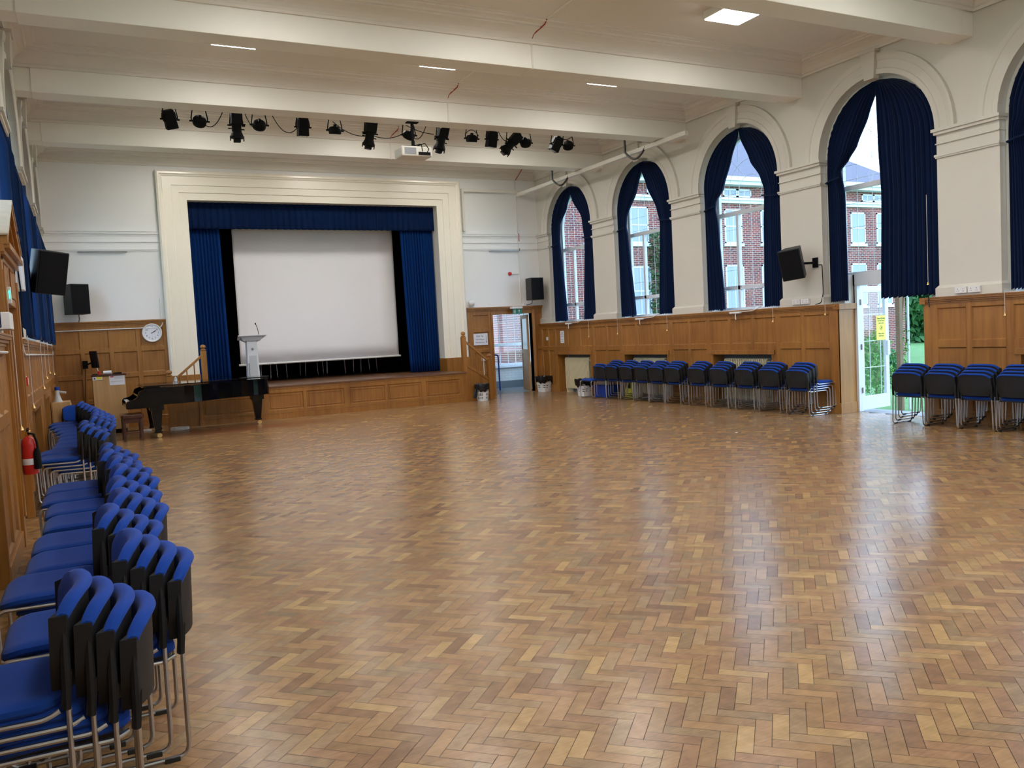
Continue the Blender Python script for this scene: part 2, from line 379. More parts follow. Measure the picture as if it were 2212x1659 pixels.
# ------------------------------------------------------------------ side walls with arched windows
def arch_path(c, r, z0, n=28):
    pts = [(c+r, z0)]
    for i in range(n+1):
        a = PI*i/n; pts.append((c+r*math.cos(a), SPR+r*math.sin(a)))
    pts.append((c-r, z0)); return pts
def strip(mb, P, A, dA, B, dB):
    o = len(mb.v)
    for (u,z),(u2_,z2) in zip(A, B): mb.v.append(P(u,z,dA)); mb.v.append(P(u2_,z2,dB))
    for i in range(len(A)-1): mb.f.append((o+2*i, o+2*i+2, o+2*i+3, o+2*i+1))
def wall_with_arches(side):
    P = mp(side); mb = MB(); n = 28
    for k, c in enumerate(BAYS):
        y0 = c-D/2 if k else YN; y1 = c+D/2 if k < len(BAYS)-1 else YE+.02
        for d, r in ((.01, 1.03), (.42, .93)):
            A = arch_path(c, r, ZD)
            B = [(y1, ZD)]
            for i in range(n+1):
                a = i/n
                if a <= .25: B.append((y1, SPR+(ZC+.02-SPR)*a/.25))
                elif a <= .75: B.append((y1+(y0-y1)*(a-.25)/.5, ZC+.02))
                else: B.append((y0, SPR+(ZC+.02-SPR)*(1-a)/.25))
            B.append((y0, ZD))
            strip(mb, P, A, d, B, d)
        a1 = arch_path(c, 1.03, ZD); a2 = arch_path(c, .93, ZD)
        strip(mb, P, a1, .01, a1, .14); strip(mb, P, a1, .14, a2, .14); strip(mb, P, a2, .14, a2, .42)
    # lower body behind the panelling, with radiator recesses and the door opening
    u = YN
    holes = []
    for k, c in enumerate(BAYS):
        if abs(c-8.804) < .01: holes.append((8.0, 9.53, 'door') if side == 'right' else (8.08, 9.46, 'door'))
        else: holes.append((c-.77, c+.77, 'rad'))
    for a, b, t in holes+[(YE+.3, 0, '')]:
        wbox(mb, P, u, a, -.1, ZD, .004, .42)
        if t == 'rad':
            wbox(mb, P, a, b, -.1, .96, .24, .42); wbox(mb, P, a, b, .96, ZD, .004, .42)
        if t == 'door' and side == 'left': wbox(mb, P, a, b, 2.05, ZD+.9, .3, .42); wbox(mb, P, a, b, -.1, 2.05, .36, .42)
        u = b
    struct(mb, 'wall_'+side, M['wall'], recalc=False)
    # archivolts, imposts, bases, keystones
    t = MB()
    for k, c in enumerate(BAYS):
        prof = [(1.03,.01),(1.03,-.03),(1.10,-.03),(1.11,-.018),(1.22,-.018),(1.23,-.03),(1.29,-.045),(1.33,-.045),(1.335,.01)]
        for (ra,da),(rb,db) in zip(prof, prof[1:]):
            A = arch_path(c, ra, SPR)[1:-1]; B = arch_path(c, rb, SPR)[1:-1]
            strip(t, P, A, da, B, db)
        # keystone
        kz0, kz1 = SPR+.97, SPR+1.35
        t.hexa([P(c-.085,kz0,-.07),P(c+.085,kz0,-.07),P(c+.085,kz0,.05),P(c-.085,kz0,.05),P(c-.13,kz1,-.09),P(c+.13,kz1,-.09),P(c+.13,kz1,.05),P(c-.13,kz1,.05)])
        wbox(t, P, c-.15, c+.15, kz1, kz1+.03, -.11, .05)
    ps = [(p-.4488, p+.4488) for p in PIERS] + [(18.71, YE), (YN, -4.06)]
    for a, b in ps:
        wbox(t, P, a-.04, b+.04, 4.03, 4.07, -.06, .15)
        wbox(t, P, a-.02, b+.02, 3.99, 4.03, -.035, .15)
        wbox(t, P, a-.008, b+.008, 3.86, 3.875, -.015, .15)
        wbox(t, P, a-.018, b+.018, 3.69, 3.72, -.028, .15)
        wbox(t, P, a-.010, b+.010, 3.67, 3.69, -.015, .15)
        # base
        wbox(t, P, a-.03, b+.03, ZD, ZD+.12, -.035, .15)
        t.hexa([P(a-.03,ZD+.12,-.035),P(b+.03,ZD+.12,-.035),P(b+.03,ZD+.12,.15),P(a-.03,ZD+.12,.15),P(a,ZD+.16,.004),P(b,ZD+.16,.004),P(b,ZD+.16,.15),P(a,ZD+.16,.15)])
    trim(t, M['wall'])
    # oak panelling
    w = MB(); top = (1.60, 1.70); mid = (1.05, 1.15); low = (.0, .18)
    for k, c in enumerate(BAYS):
        door = abs(c-8.804) < .01
        if not door:
            panelling(w, P, [(c-.91,.05),(c-.295,.04),(c+.295,.04),(c+.91,.05)], [(.97,1.15), top])
            wbox(w, P, c-.96, c-.77, .0, .97, -.024, 0); wbox(w, P, c+.77, c+.96, .0, .97, -.024, 0)
            wbox(w, P, c-.84, c+.84, .95, 1.03, -.05, 0)      # lintel over the recess
            wbox(w, P, c-.80, c-.765, .0, .95, -.035, .24); wbox(w, P, c+.765, c+.80, .0, .95, -.035, .24)
    for p in PIERS+[19.15, -4.3]:
        a, b = p-.57+.0, p+.57
        if p == 19.15: a, b = 18.59, YE
        elif p == -4.3: a, b = YN, -3.93
        stiles = [(a,-.05),(p if p in PIERS else (a+b)/2, .035),(b,-.05 if p in PIERS else .05)]
        if abs(p-7.325) < .01: stiles = [(6.756,-.05),(p,.04),(7.84,.05)]; 
        if abs(p-10.283) < .01: stiles = [(9.67,.05),(p,.04),(10.852,-.05)]
        panelling(w, P, stiles, [low, mid, top])
    dj = (8.0, 9.53) if side == 'right' else (8.0, 9.53)
    wbox(w, P, 7.89, dj[0], 0, 1.70, -.024, 0); wbox(w, P, dj[1], 9.62, 0, 1.70, -.024, 0)
    for a, b in ((YN, dj[0]), (dj[1], YE-.0)):
        wbox(w, P, a, b, 1.70, 1.715, -.035, 0)
        # cap moulding
        for z0, z1, d in ((1.665,1.69,-.035),(1.69,1.715,-.055),(1.715,1.745,-.075)):
            wbox(w, P, a, b, z0, z1, d, 0)
    for a, b in ((YN, dj[0]), (dj[1], YE-.0)):
        # skirting between recesses
        cuts = [a]+[q for c in BAYS if a < c < b for q in (c-.80, c+.80)]+[b]
        for q in range(0, len(cuts), 2): wbox(w, P, cuts[q], cuts[q+1], 0, .14, -.04, 0)
    if side == 'right':
        # reveal pilaster of the garden door, facing the camera on the far jamb
        Q = lambda u, z, d: (u, 9.53-d*-1 if False else 9.53+d, z)
        panelling(w, Q, [(XR+.02,.05),(XR+.29,.04)], [(0,.20),(1.07,1.13),(1.60,1.70)], d=-.024)
        w.box((XR-.05, 9.49, 0), (XR+.34, 9.53, .17)); w.box((XR-.06, 9.47, 1.665), (XR+.36, 9.60, 1.757))
        w.box((XR-.03, 9.505, 0), (XR+.33, 9.56, 1.70))
        w.box((XR-.02, 7.97, 0), (XR+.33, 8.01, 1.70)); w.box((XR-.07, 7.95, 1.665), (XR+.34, 8.04, 1.757))
    trim(w, M['oak'], bevel=.003)
    rb_ = MB()  # backing boards added so the gaps between radiator columns look shaded
    for c in BAYS:
        if abs(c-8.804) > .01: wbox(rb_, P, c-.765, c+.765, 0, .95, .228, .245)
    trim(rb_, M['recess'])
    s = MB()      # window boards
    for a, b in ((YN, dj[0]-.05), (dj[1]+.05, YE-.002)): wbox(s, P, a, b, 1.742, 1.757, -.085, .0)
    trim(s, M['oaky'])
    s2 = MB()
    for c in BAYS:
        if abs(c-8.804) < .01: continue
        wbox(s2, P, c-.93, c+.93, 1.750, 1.768, .0, .42)
    trim(s2, M['upvc'])
for side in ('right', 'left'): wall_with_arches(side)

# ------------------------------------------------------------------ windows
def window(idx, side, c, door=False, simple=False):
    P = mp(side); z0 = 2.20 if door else 1.768
    root = bpy.data.objects.new('window_%d' % idx, None); COL.objects.link(root); root['kind'] = 'structure'
    f = MB(); w = .055
    A = arch_path(c, .93, z0); B = arch_path(c, .93-w, z0+0)
    for d0, d1, X, Y in ((.34,.34,A,B),(.34,.40,B,B),(.40,.40,A,B)): strip(f, P, X, d0, Y, d1)
    wbox(f, P, c-.93, c+.93, z0, z0+.05, .34, .40)
    wbox(f, P, c-.90, c+.90, 3.55, 3.625, .33, .40)
    if not door:
        wbox(f, P, c+.36, c+.42, z0, 3.56, .33, .40)
        wbox(f, P, c-.90, c+.90, 2.16, 2.23, .33, .40)
    build(f, 'window_frame', M['upvc'], root, recalc=False)
    b = MB(); t = .0035
    def bar(u0, z0_, u1, z1_): b.cyl(P(u0,z0_,.365), P(u1,z1_,.365), t, 6)
    for i in range(-3, 4):
        u = c+.05+i*.29
        if abs(u-c) > .88: continue
        zt = SPR+math.sqrt(max(0, .88**2-(u-c)**2)); bar(u, z0+.04, u, min(zt, 3.95 if abs(i)%2 == 0 else zt))
    for z in [z0+.38*i for i in range(1, 6)] + [3.95]:
        if z < 4: bar(c-.88, z, c+.88, z)
    def arc(cu, cz, r, a0, a1, n=12):
        pts = []
        for i in range(n+1):
            a = a0+(a1-a0)*i/n; u = cu+r*math.cos(a); z = cz+r*math.sin(a)
            if (u-c)**2+(z-SPR)**2 < .89**2 or z < SPR: pts.append(P(u, z, .365))
        if len(pts) > 2: b.tube(pts, t, 6)
    arc(c+.05, 3.95, .29, 0, PI); arc(c+.05, 3.95, .58, 0, PI)
    bar(c-.55, 4.70, c-.1, 4.2); bar(c+.60, 4.66, c+.15, 4.2)
    build(b, 'glazing_bars', M['upvc'], root)
    g = MB(); A = arch_path(c, .90, z0+.02); n = len(A); g.add([P(u,z,.37) for u,z in A], [tuple(range(n))])
    build(g, 'pane', M['glass'], root)
    return root
wi = 1
for side in ('right', 'left'):
    for c in BAYS: window(wi, side, c, door=abs(c-8.804) < .01); wi += 1
# wall pieces that close the tops of the door bays
for side in ('right',):
    P = mp(side); t = MB()
    wbox(t, P, 7.87, 9.75, 2.03, 2.21, .33, .42); wbox(t, P, 7.80, 8.02, 1.75, 2.21, .33, .42); wbox(t, P, 9.50, 9.80, 1.75, 2.21, .33, .42)
    wbox(t, P, 9.46, 9.53, 0, 2.05, .33, .42); wbox(t, P, 8.0, 8.07, 0, 2.05, .33, .42)
    trim(t, M['upvc'], bevel=.004)
    t = MB(); wbox(t, P, 9.535, 9.735, ZD, 2.21, .14, .42); wbox(t, P, 7.87, 7.995, ZD, 2.21, .14, .42); trim(t, M['wall'])

# ------------------------------------------------------------------ curtains
def curtain(side, c, w, tab, zb, label, group, material, n=9, R=.965, ztop=None, name='window_curtain'):
    P = mp(side); mb = MB(); rnd = random.Random(int(c*10)+w)
    tab = sorted(tab)
    def inner(z):
        if z <= tab[0][0]: return tab[0][1]
        for (za, ia), (zb_, ib) in zip(tab, tab[1:]):
            if z <= zb_:
                t = (z-za)/(zb_-za); t = t*t*(3-2*t)*.4+t*.6
                return ia+(ib-ia)*t
        return tab[-1][1]
    zt = SPR+R-.002
    ph = rnd.uniform(0, 6); fr = [rnd.uniform(.8, 1.25) for _ in range(3)]
    def fn(u, v):
        z = zb+(zt-zb)*v
        zz = zt-(zt-z)
        o = R if z < SPR else math.sqrt(max(0, R*R-(z-SPR)**2))
        i = min(inner(z), o)
        uu = o+(i-o)*u
        wd = max(.02, o-i)
        amp = .034*min(1, .35+wd*1.0)
        d = math.sin(2*PI*n*u*fr[0]+ph)*amp + math.sin(2*PI*n*2.3*u+ph*2)*amp*.3
        if z > SPR: d *= max(.3, 1-(z-SPR)*.4)
        edge = .012*math.sin(2*PI*(z*9)) if (u < .01 and z > SPR) else 0
        zl = z + (.015*math.sin(2*PI*n*u*fr[0]+ph) if v < .01 else 0)
        return P(c+w*(uu+edge), zl, (.085 if side == 'right' else .085-.13*max(0, min(1, (4.15-z)/.6)))+d*(.9 if side == 'right' else .9+.9*max(0, min(1, (4.15-z)/.6))))
    mb.grid(fn, 90, 70)
    o = build(mb, name, material, smooth=True, recalc=False)
    md = o.modifiers.new('thickness', 'SOLIDIFY'); md.thickness = .006
    tag(o, label, 'curtain', group)
    # tie band where the cloth is gathered
    g = min(tab, key=lambda q: abs(q[0]-3.75))
    if g[1] > .4:
        b = MB(); zz = 3.72
        if side == 'right': b.tube([P(c+w*(g[1]-.01), zz+.02, .02), P(c+w*(g[1]+.15), zz-.01, .005), P(c+w*.95, zz-.03, .03), P(c+w*.97, zz-.03, .12)], .012, 6)
        if side == 'right': build(b, 'tie_back', material, o)
    return o
FARTAB = [(1.8,.50),(3.4,.62),(3.69,.68),(3.83,.66),(4.03,.44),(4.56,.18),(4.92,.0),(5.1,0)]
NEARTAB = [(1.8,.52),(3.2,.56),(3.84,.60),(4.07,.51),(4.4,.26),(4.88,.02),(5.1,0)]
gr = 'navy curtains on the right-hand windows'
rn = {17.68:'first window from the stage end', 14.72:'second window from the stage end', 11.76:'third window from the stage end', 8.80:'window over the garden door', 5.85:'window at the right photo edge'}
TABS = {17.68:([(1.8,.40),(3.8,.60),(4.2,.56),(4.56,.2),(4.92,0),(5.1,0)], [(1.8,.43),(3.66,.59),(4.22,.51),(4.73,.09),(4.92,0),(5.1,0)]),
        14.72:([(1.8,.43),(3.6,.62),(3.76,.66),(3.96,.63),(4.5,.2),(4.92,0),(5.1,0)], [(1.8,.455),(3.69,.58),(3.99,.49),(4.5,.18),(4.88,.0),(5.1,0)]),
        11.76:(FARTAB, NEARTAB),
        8.80:([(1.85,.61),(3.46,.62),(3.85,.69),(3.98,.53),(4.17,.36),(4.58,.13),(4.87,0),(5.1,0)], [(1.8,.015),(3.35,.06),(4.12,.02),(4.87,0),(5.1,0)]),
        5.85:(FARTAB, NEARTAB)}
for c in BAYS[3:]:
    key = min(TABS, key=lambda q: abs(q-c))
    a, b = TABS[key]
    curtain('right', c, 1, a, 1.80, 'dark navy curtain tied back left in the %s' % rn[key], gr, M['velvet'], n=8)
    full = key == 8.80
    if key != 5.85:
        curtain('right', c, -1, b, 1.80, ('dark navy curtain hanging straight, right half of the %s' if full else 'dark navy curtain tied back right in the %s') % rn[key], gr, M['velvet'], n=13 if full else 8)
ln = {17.68:'left-hand window nearest the stage', 14.72:'second left-hand window from the stage', 11.76:'left-hand window behind the wall speaker'}
for c in BAYS[5:]:
    key = min(ln, key=lambda q: abs(q-c))
    if c < 10: continue
    curtain('left', c, 1, FARTAB, 1.80, 'blue curtain on the far side of the %s' % ln[key], 'blue curtains on the left-hand windows', M['velvet_lit'], n=8)
    curtain('left', c, -1, NEARTAB, 1.80, 'blue curtain on the near side of the %s' % ln[key], 'blue curtains on the left-hand windows', M['velvet_lit'], n=8)
curtain('left', 8.804, 1, [(2.6,.35),(4.5,.3),(5.1,0)], 2.75, 'blue curtain hanging just above the wooden door pediment on the left wall', 'blue curtains on the left-hand windows', M['velvet_lit'], n=8)
curtain('left', 5.846, 1, FARTAB, 1.80, 'blue curtain at the extreme left edge of the photo, nearest the camera', 'blue curtains on the left-hand windows', M['velvet_lit'], n=8)

# ------------------------------------------------------------------ ceiling, beams, cornices
ce = MB().box((XL-.5, YN-.1, ZC), (XR+.5, YE+.3, ZC+.15)); struct(ce, 'ceiling', M['ceil'])
bm_ = MB()
BY = [p+.06 for p in PIERS]
for y in BY:
    bm_.box((XL+.22, y-.185, ZB), (XR-.22, y+.185, ZC)); bm_.box((XL-.02, y-.17, ZB+.012), (XR+.02, y+.17, ZC))
trim(bm_, M['beam'], bevel=.006)
cp = [(0,.26),(.03,.26),(.035,.225),(.02,.215),(.03,.19),(.06,.15),(.11,.115),(.17,.095),(.17,.075),(.20,.07),(.21,.045),(.29,.035),(.29,.015),(.33,.012),(.33,0)]
cn = MB()
edges = [YN] + [q for y in BY for q in (y-.185, y+.185)] + [YE]
for q in range(0, len(edges), 2):
    y0, y1 = edges[q], edges[q+1]
    x0, x1 = XL-.0, XR+.0
    path = [(x0,y0,ZC),(x1,y0,ZC),(x1,y1,ZC),(x0,y1,ZC),(x0,y0,ZC)]
    fr = [((1,1,0),(0,0,-1)),((-1,1,0),(0,0,-1)),((-1,-1,0),(0,0,-1)),((1,-1,0),(0,0,-1)),((1,1,0),(0,0,-1))]
    cn.sweep(cp, path, fr)
trim(cn, M['ceil'], recalc=False)

# ------------------------------------------------------------------ end wall, stage house
P = mp('end')
ew = MB()
def ebox(x0, x1, z0, z1, y0=YE, y1=YE+.16, mb=None): (mb or ew).box((x0,y0,z0),(x1,y1,z1))
ebox(XL-.45, 2.12, 0, ZC); ebox(8.00, 9.29, 0, ZC); ebox(10.45, XR+.45, 0, ZC); ebox(9.29, 10.45, 2.045, ZC); ebox(2.12, 8.00, 4.82, ZC)
struct(ew, 'wall_end', M['wall_end'])
nw = MB().box((XL-.5, YN-.2, -.1), (XR+.5, YN, ZC)); struct(nw, 'wall_near', M['wall'])
# band mouldings across the end wall
t = MB()
for x0, x1 in ((XL, 1.60), (8.58, XR)):
    for z0, z1, d in ((3.99,4.09,-.02),(4.03,4.075,-.045),(4.075,4.10,-.06),(3.86,3.885,-.03),(3.70,3.73,-.03),(3.675,3.70,-.018),(3.73,3.99,-.008)):
        wbox(t, P, x0, x1, z0, z1, d, .0)
trim(t, M['wall_end'])
# proscenium architrave swept around three sides
pr = [(0,.16),(0,-.14),(.035,-.17),(.07,-.17),(.085,-.145),(.105,-.14),(.125,-.115),(.30,-.11),(.305,-.085),(.45,-.08),(.455,-.055),(.605,-.05),(.605,.16)]
ps = MB()
xo0, xo1, zt_ = 1.58, 8.535, 5.36
path = [(xo0,YE,.7),(xo0,YE,zt_),(xo1,YE,zt_),(xo1,YE,.7)]
fr = [((1,0,0),(0,1,0)),((1,0,-1),(0,1,0)),((-1,0,-1),(0,1,0)),((-1,0,0),(0,1,0))]
ps.sweep(pr, path, fr)
# reveals
ps.box((2.0,YE+.157,4.757),(8.1,YE+.42,4.95)); ps.box((1.9,YE+.158,.7),(2.183,YE+.42,4.95)); ps.box((7.932,YE+.158,.7),(8.2,YE+.42,4.95))
trim(ps, M['prosc'], recalc=False)
# oak plinths below the architrave
pl = MB(); pl.box((1.56,YE-.19,0),(2.19,YE,1.02)); pl.box((7.922,YE-.19,0),(8.56,YE+.30,1.02)); pl.box((1.9,YE,.7),(2.194,YE+.30,1.02))
trim(pl, M['oak'], bevel=.006)
# oak panelling on the end wall: left of the stage
pe = MB()
us = [(XL+.02,.05),(-.045,.035),(.495,.04),(1.02,.04),(1.555,.04)]
panelling(pe, P, us, [(0,.20),(.54,.62),(1.056,1.147),(1.585,1.68),(2.06,2.14)])
for z0, z1, d in ((2.14,2.17,-.04),(2.17,2.205,-.06),(2.205,2.235,-.085)): wbox(pe, P, XL, 1.59, z0, z1, d, 0)
wbox(pe, P, XL, 1.59, 0, .14, -.04, 0)
# right of the stage round the door
us = [(8.68,.08),(9.235,.055)]
panelling(pe, P, us, [(0,.20),(.54,.62),(1.10,1.18),(1.62,1.70),(2.045,2.14)], d=-.03)
wbox(pe, P, 9.29, 10.45, 2.045, 2.14, -.03, 0)
wbox(pe, P, 10.45, 10.52, 0, 2.14, -.03, .16); wbox(pe, P, 9.25, 9.30, 0, 2.09, -.05, .16)
pe.cyl((10.50,YE-.02,0),(10.50,YE-.02,2.14),.05,12)
panelling(pe, P, [(10.56,.03),(10.73,.02)], [(0,.2),(1.10,1.18),(2.045,2.14)], d=-.03)
for z0, z1, d in ((2.14,2.17,-.05),(2.17,2.205,-.07),(2.205,2.24,-.095)): wbox(pe, P, 8.56, XR+.07, z0, z1, d, 0)
trim(pe, M['oakend'], bevel=.003)
# ---- stage
st = MB(); st.box((2.0,18.07,0),(7.93,YE-.0,.66))
trim(st, M['oak'])
sf = MB(); P2 = mp('stage')
us = [(2.0,.06),(2.17,.03),(3.265,.09),(4.14,.04),(5.065,.065),(5.968,.03),(6.87,.055),(7.85,.09)]
panelling(sf, P2, [(2.03,.03),(3.265,.09),(4.14,.035),(5.065,.065),(5.968,.03),(6.87,.055),(7.86,.085)], [(.13,.185),(.545,.625)], d=-.02)
# raised inner moulding of each panel
for a, b in ((2.06,3.175),(3.355,4.105),(4.175,5.0),(5.13,5.938),(5.998,6.815),(6.925,7.775)):
    for u0,u1,z0,z1 in ((a+.05,b-.05,.225,.24),(a+.05,b-.05,.49,.505),(a+.05,a+.065,.225,.505),(b-.065,b-.05,.225,.505)): wbox(sf, P2, u0, u1, z0, z1, -.018, 0)
wbox(sf, P2, 1.98, 7.94, 0, .13, -.035, 0); wbox(sf, P2, 1.98, 7.94, .115, .13, -.042, 0)
wbox(sf, P2, 1.97, 7.94, .625, .665, -.03, 0)
trim(sf, M['oak'], bevel=.003)
sb = MB(); sb.box((1.96,18.0,.665),(7.95,YE+.2,.70)); sb.box((.6,YE+.16,.60),(9.2,24.2,.70)); trim(sb, M['stageboard'], bevel=.004)
sh = MB(); sh.box((.5,24.2,0),(9.1,24.35,6)); sh.box((.5,YE+.17,0),(.6,24.3,6)); sh.box((9.0,YE+1.7,0),(9.1,24.3,6)); sh.box((.5,YE+.17,5.9),(9.1,24.3,6)); sh.box((8.5,YE+.17,0),(8.6,YE+1.75,6)); sh.box((8.5,YE+1.7,0),(9.1,YE+1.8,6))
sh.box((.6,YE+.42,.7),(2.10,YE+.45,5.9)); sh.box((8.02,YE+.42,.7),(8.5,YE+.45,5.9)); sh.box((2.10,YE+.42,4.85),(8.02,YE+.45,5.9))
struct(sh, 'wall_stage', M['blackdrape'])

# ------------------------------------------------------------------ stage furniture
def drape(x0, x1, z0, z1, y, folds, amp, label, name, cat, material, group=None, seed=0, x0b=None, x1b=None, hemdrop=0.):
    mb = MB(); r = random.Random(seed); ph = [r.uniform(0,6) for _ in range(3)]
    x0b = x0 if x0b is None else x0b; x1b = x1 if x1b is None else x1b
    def fn(u, v):
        z = z1+(z0-z1)*v; a = x0+(x0b-x0)*v; b = x1+(x1b-x1)*v
        d = math.sin(2*PI*folds*u+ph[0]+.6*math.sin(5*u+ph[1]))*amp + math.sin(2*PI*folds*2.1*u+ph[2])*amp*.35
        if hemdrop and v > .98: z -= hemdrop*abs(math.sin(2*PI*folds*.5*u+ph[0]))
        return (a+(b-a)*u, y+d*(.55+.45*v), z)
    mb.grid(fn, int(folds*10), 12)
    o = build(mb, name, material, smooth=True, recalc=False); md = o.modifiers.new('thickness','SOLIDIFY'); md.thickness = .006
    return tag(o, label, cat, group)
drape(2.19, 7.94, 4.19, 4.80, 19.50, 40, .022, 'dark blue pleated pelmet across the top of the stage opening', 'stage_valance', 'valance', M['valance'], seed=2, hemdrop=.012)
drape(2.20, 2.86, .715, 4.30, 19.64, 9, .035, 'tall blue stage curtain on the left side of the white screen', 'stage_curtain', 'curtain', M['stagecloth'], 'blue stage curtains', seed=3, x1b=2.90)
drape(7.08, 7.925, .715, 4.30, 19.60, 12, .035, 'tall blue stage curtain on the right side of the white screen', 'stage_curtain', 'curtain', M['stagecloth'], 'blue stage curtains', seed=4, x0b=7.16)
drape(2.70, 3.60, .715, 4.7, 20.6, 6, .03, 'black side drape between left blue stage curtain and screen', 'stage_drape', 'drape', M['blackdrape'], 'black drapes on the stage', seed=5)
drape(6.8, 8.3, .715, 4.7, 20.6, 8, .03, 'black side drape between screen and right blue stage curtain', 'stage_drape', 'drape', M['blackdrape'], 'black drapes on the stage', seed=6)
s = thing('projection_screen', 'large white projection screen hanging in the stage opening', 'screen', (5.13, 20.15, 1.1))
sc = MB()
def scf(u, v):
    x = -1.93+3.86*u; e = .018*math.exp(-((u-.9)/.03)**2)+.010*math.exp(-((u-.06)/.03)**2)
    return (x, -e*1.2*(1-v*.6), .055+3.4*v)
sc.grid(scf, 80, 10)
o = build(sc, 'screen_fabric', M['screen'], s, smooth=True, recalc=False); md = o.modifiers.new('t','SOLIDIFY'); md.thickness = .004
build(MB().cyl((-1.97,0,.035),(1.97,0,.035),.024,12), 'bottom_bar', M['white'], s, smooth=True)
build(MB().box((-2.05,-.07,3.42),(2.05,.07,3.56)), 'roller_case', M['white'], s, bevel=.01)
# lectern
l = thing('lectern', 'slim grey-white lectern standing on the stage in front of the screen', 'lectern', (3.215, 18.7, .70))
b = MB(); b.hexa([(-.13,-.10,0),(.13,-.10,0),(.13,.12,0),(-.13,.12,0),(-.105,-.09,.99),(.105,-.09,.99),(.105,.11,.99),(-.105,.11,.99)])
build(b, 'column', M['upvc'], l, bevel=.008)
build(MB().hexa([(-.09,-.108,.04),(.09,-.108,.04),(.09,-.10,.04),(-.09,-.10,.04),(-.075,-.10,.66),(.075,-.10,.66),(.075,-.09,.66),(-.075,-.09,.66)]), 'front_panel', M['lgrey'], l)
build(MB().box((-.22,-.18,0),(.22,.22,.03)), 'base_plate', M['lgrey'], l, bevel=.006)
build(MB().hexa([(-.30,-.20,1.085),(.30,-.20,1.085),(.25,.22,1.0),(-.25,.22,1.0),(-.30,-.20,1.105),(.30,-.20,1.105),(.25,.22,1.02),(-.25,.22,1.02)]), 'reading_shelf', M['upvc'], l, bevel=.005)
build(MB().hexa([(-.18,-.12,.98),(.18,-.12,.98),(.12,.12,.95),(-.12,.12,.95),(-.24,-.16,1.08),(.24,-.16,1.08),(.2,.18,1.0),(-.2,.18,1.0)]), 'shelf_support', M['lgrey'], l)
build(MB().lathe([(.028,0),(.028,.004)], n=16).xf(Matrix.Translation((0,-.102,.80)) @ Matrix.Rotation(PI/2,4,'X')), 'emblem', M['grey'], l)
mic = MB().tube([(.17,0,1.06),(.165,0,1.16),(.145,-.02,1.26),(.115,-.04,1.33)], .006, 6); mic.cyl((.115,-.04,1.33),(.103,-.05,1.36),.012,8)
build(mic, 'gooseneck_microphone', M['black'], l, smooth=True)
cw = MB().tube([(-.09,-.115,.50),(-.10,-.13,.3),(-.075,-.13,.1),(-.1,-.14,.0)], .010, 6); build(cw, 'cable', M['grey'], l, smooth=True)
# stairs at both ends of the stage
def newel(mb, x, y, z0, z1, hw=.052):
    mb.box((x-hw,y-hw,z0),(x+hw,y+hw,z1-.13))
    mb.lathe([(hw*.75,z1-.13),(hw*1.05,z1-.12),(hw*1.05,z1-.105),(hw*.6,z1-.095),(hw*.6,z1-.085),(hw*.95,z1-.07),(hw*1.02,z1-.045),(hw*.8,z1-.015),(hw*.3,z1)], c=(x,y,0), n=12)
def stair(label, xt, xb, sgn, ybase):
    r = thing('stage_stairs', label, 'stairs', (0,0,0))
    w = 1.12; n = 4; y0 = 18.10; go = (xb-xt)/n
    tr = MB()
    for i in range(n-0):
        z = ZS-(i+1)*ZS/(n+1)+0; a = xt+go*i; b = xt+go*(i+1)
        tr.box((min(a,b), y0, 0), (max(a,b), y0+w-.12, z))
    build(tr, 'steps', M['oak'], r, bevel=.006)
    for nm, x, zz, hw in (('newel_post', xt+.0, 1.65, .053), ('newel_post', xb, 1.09 if sgn > 0 else 1.17, .058)):
        m = MB(); newel(m, x, y0-.01, 0, zz, hw); build(m, nm, M['oak'], r, bevel=.004)
    m = MB()
    a, b = xt+sgn*.05, xb-sgn*.05
    def quad(z0a, z1a, z0b, z1b, hy, yc=y0-.01):
        m.hexa([(a,yc-hy,z0a),(b,yc-hy,z0b),(b,yc+hy,z0b),(a,yc+hy,z0a),(a,yc-hy,z1a),(b,yc-hy,z1b),(b,yc+hy,z1b),(a,yc+hy,z1a)])
    quad(1.38, 1.44, .90, .96, .03); build(m, 'handrail', M['oak'], r, bevel=.01)
    m = MB(); quad(0, .86, 0, .50, .018); quad(.82, .88, .45, .51, .035); build(m, 'side_panel', M['oak'], r, bevel=.004)
    for i in range(1, 4):
        f = i/4; x = a+(b-a)*f; m = MB().cyl((x,y0-.01,.85-(.37)*f),(x,y0-.01,1.39-.48*f),.012,8); build(m, 'baluster', M['oak'], r, smooth=True)
    return r
stair('oak stairs with handrail at the right end of the stage, beside the exit door', 7.945, 8.60, 1, 0)
stair('oak stairs at the left end of the stage, partly behind the grand piano', 2.15, 1.47, -1, 0)

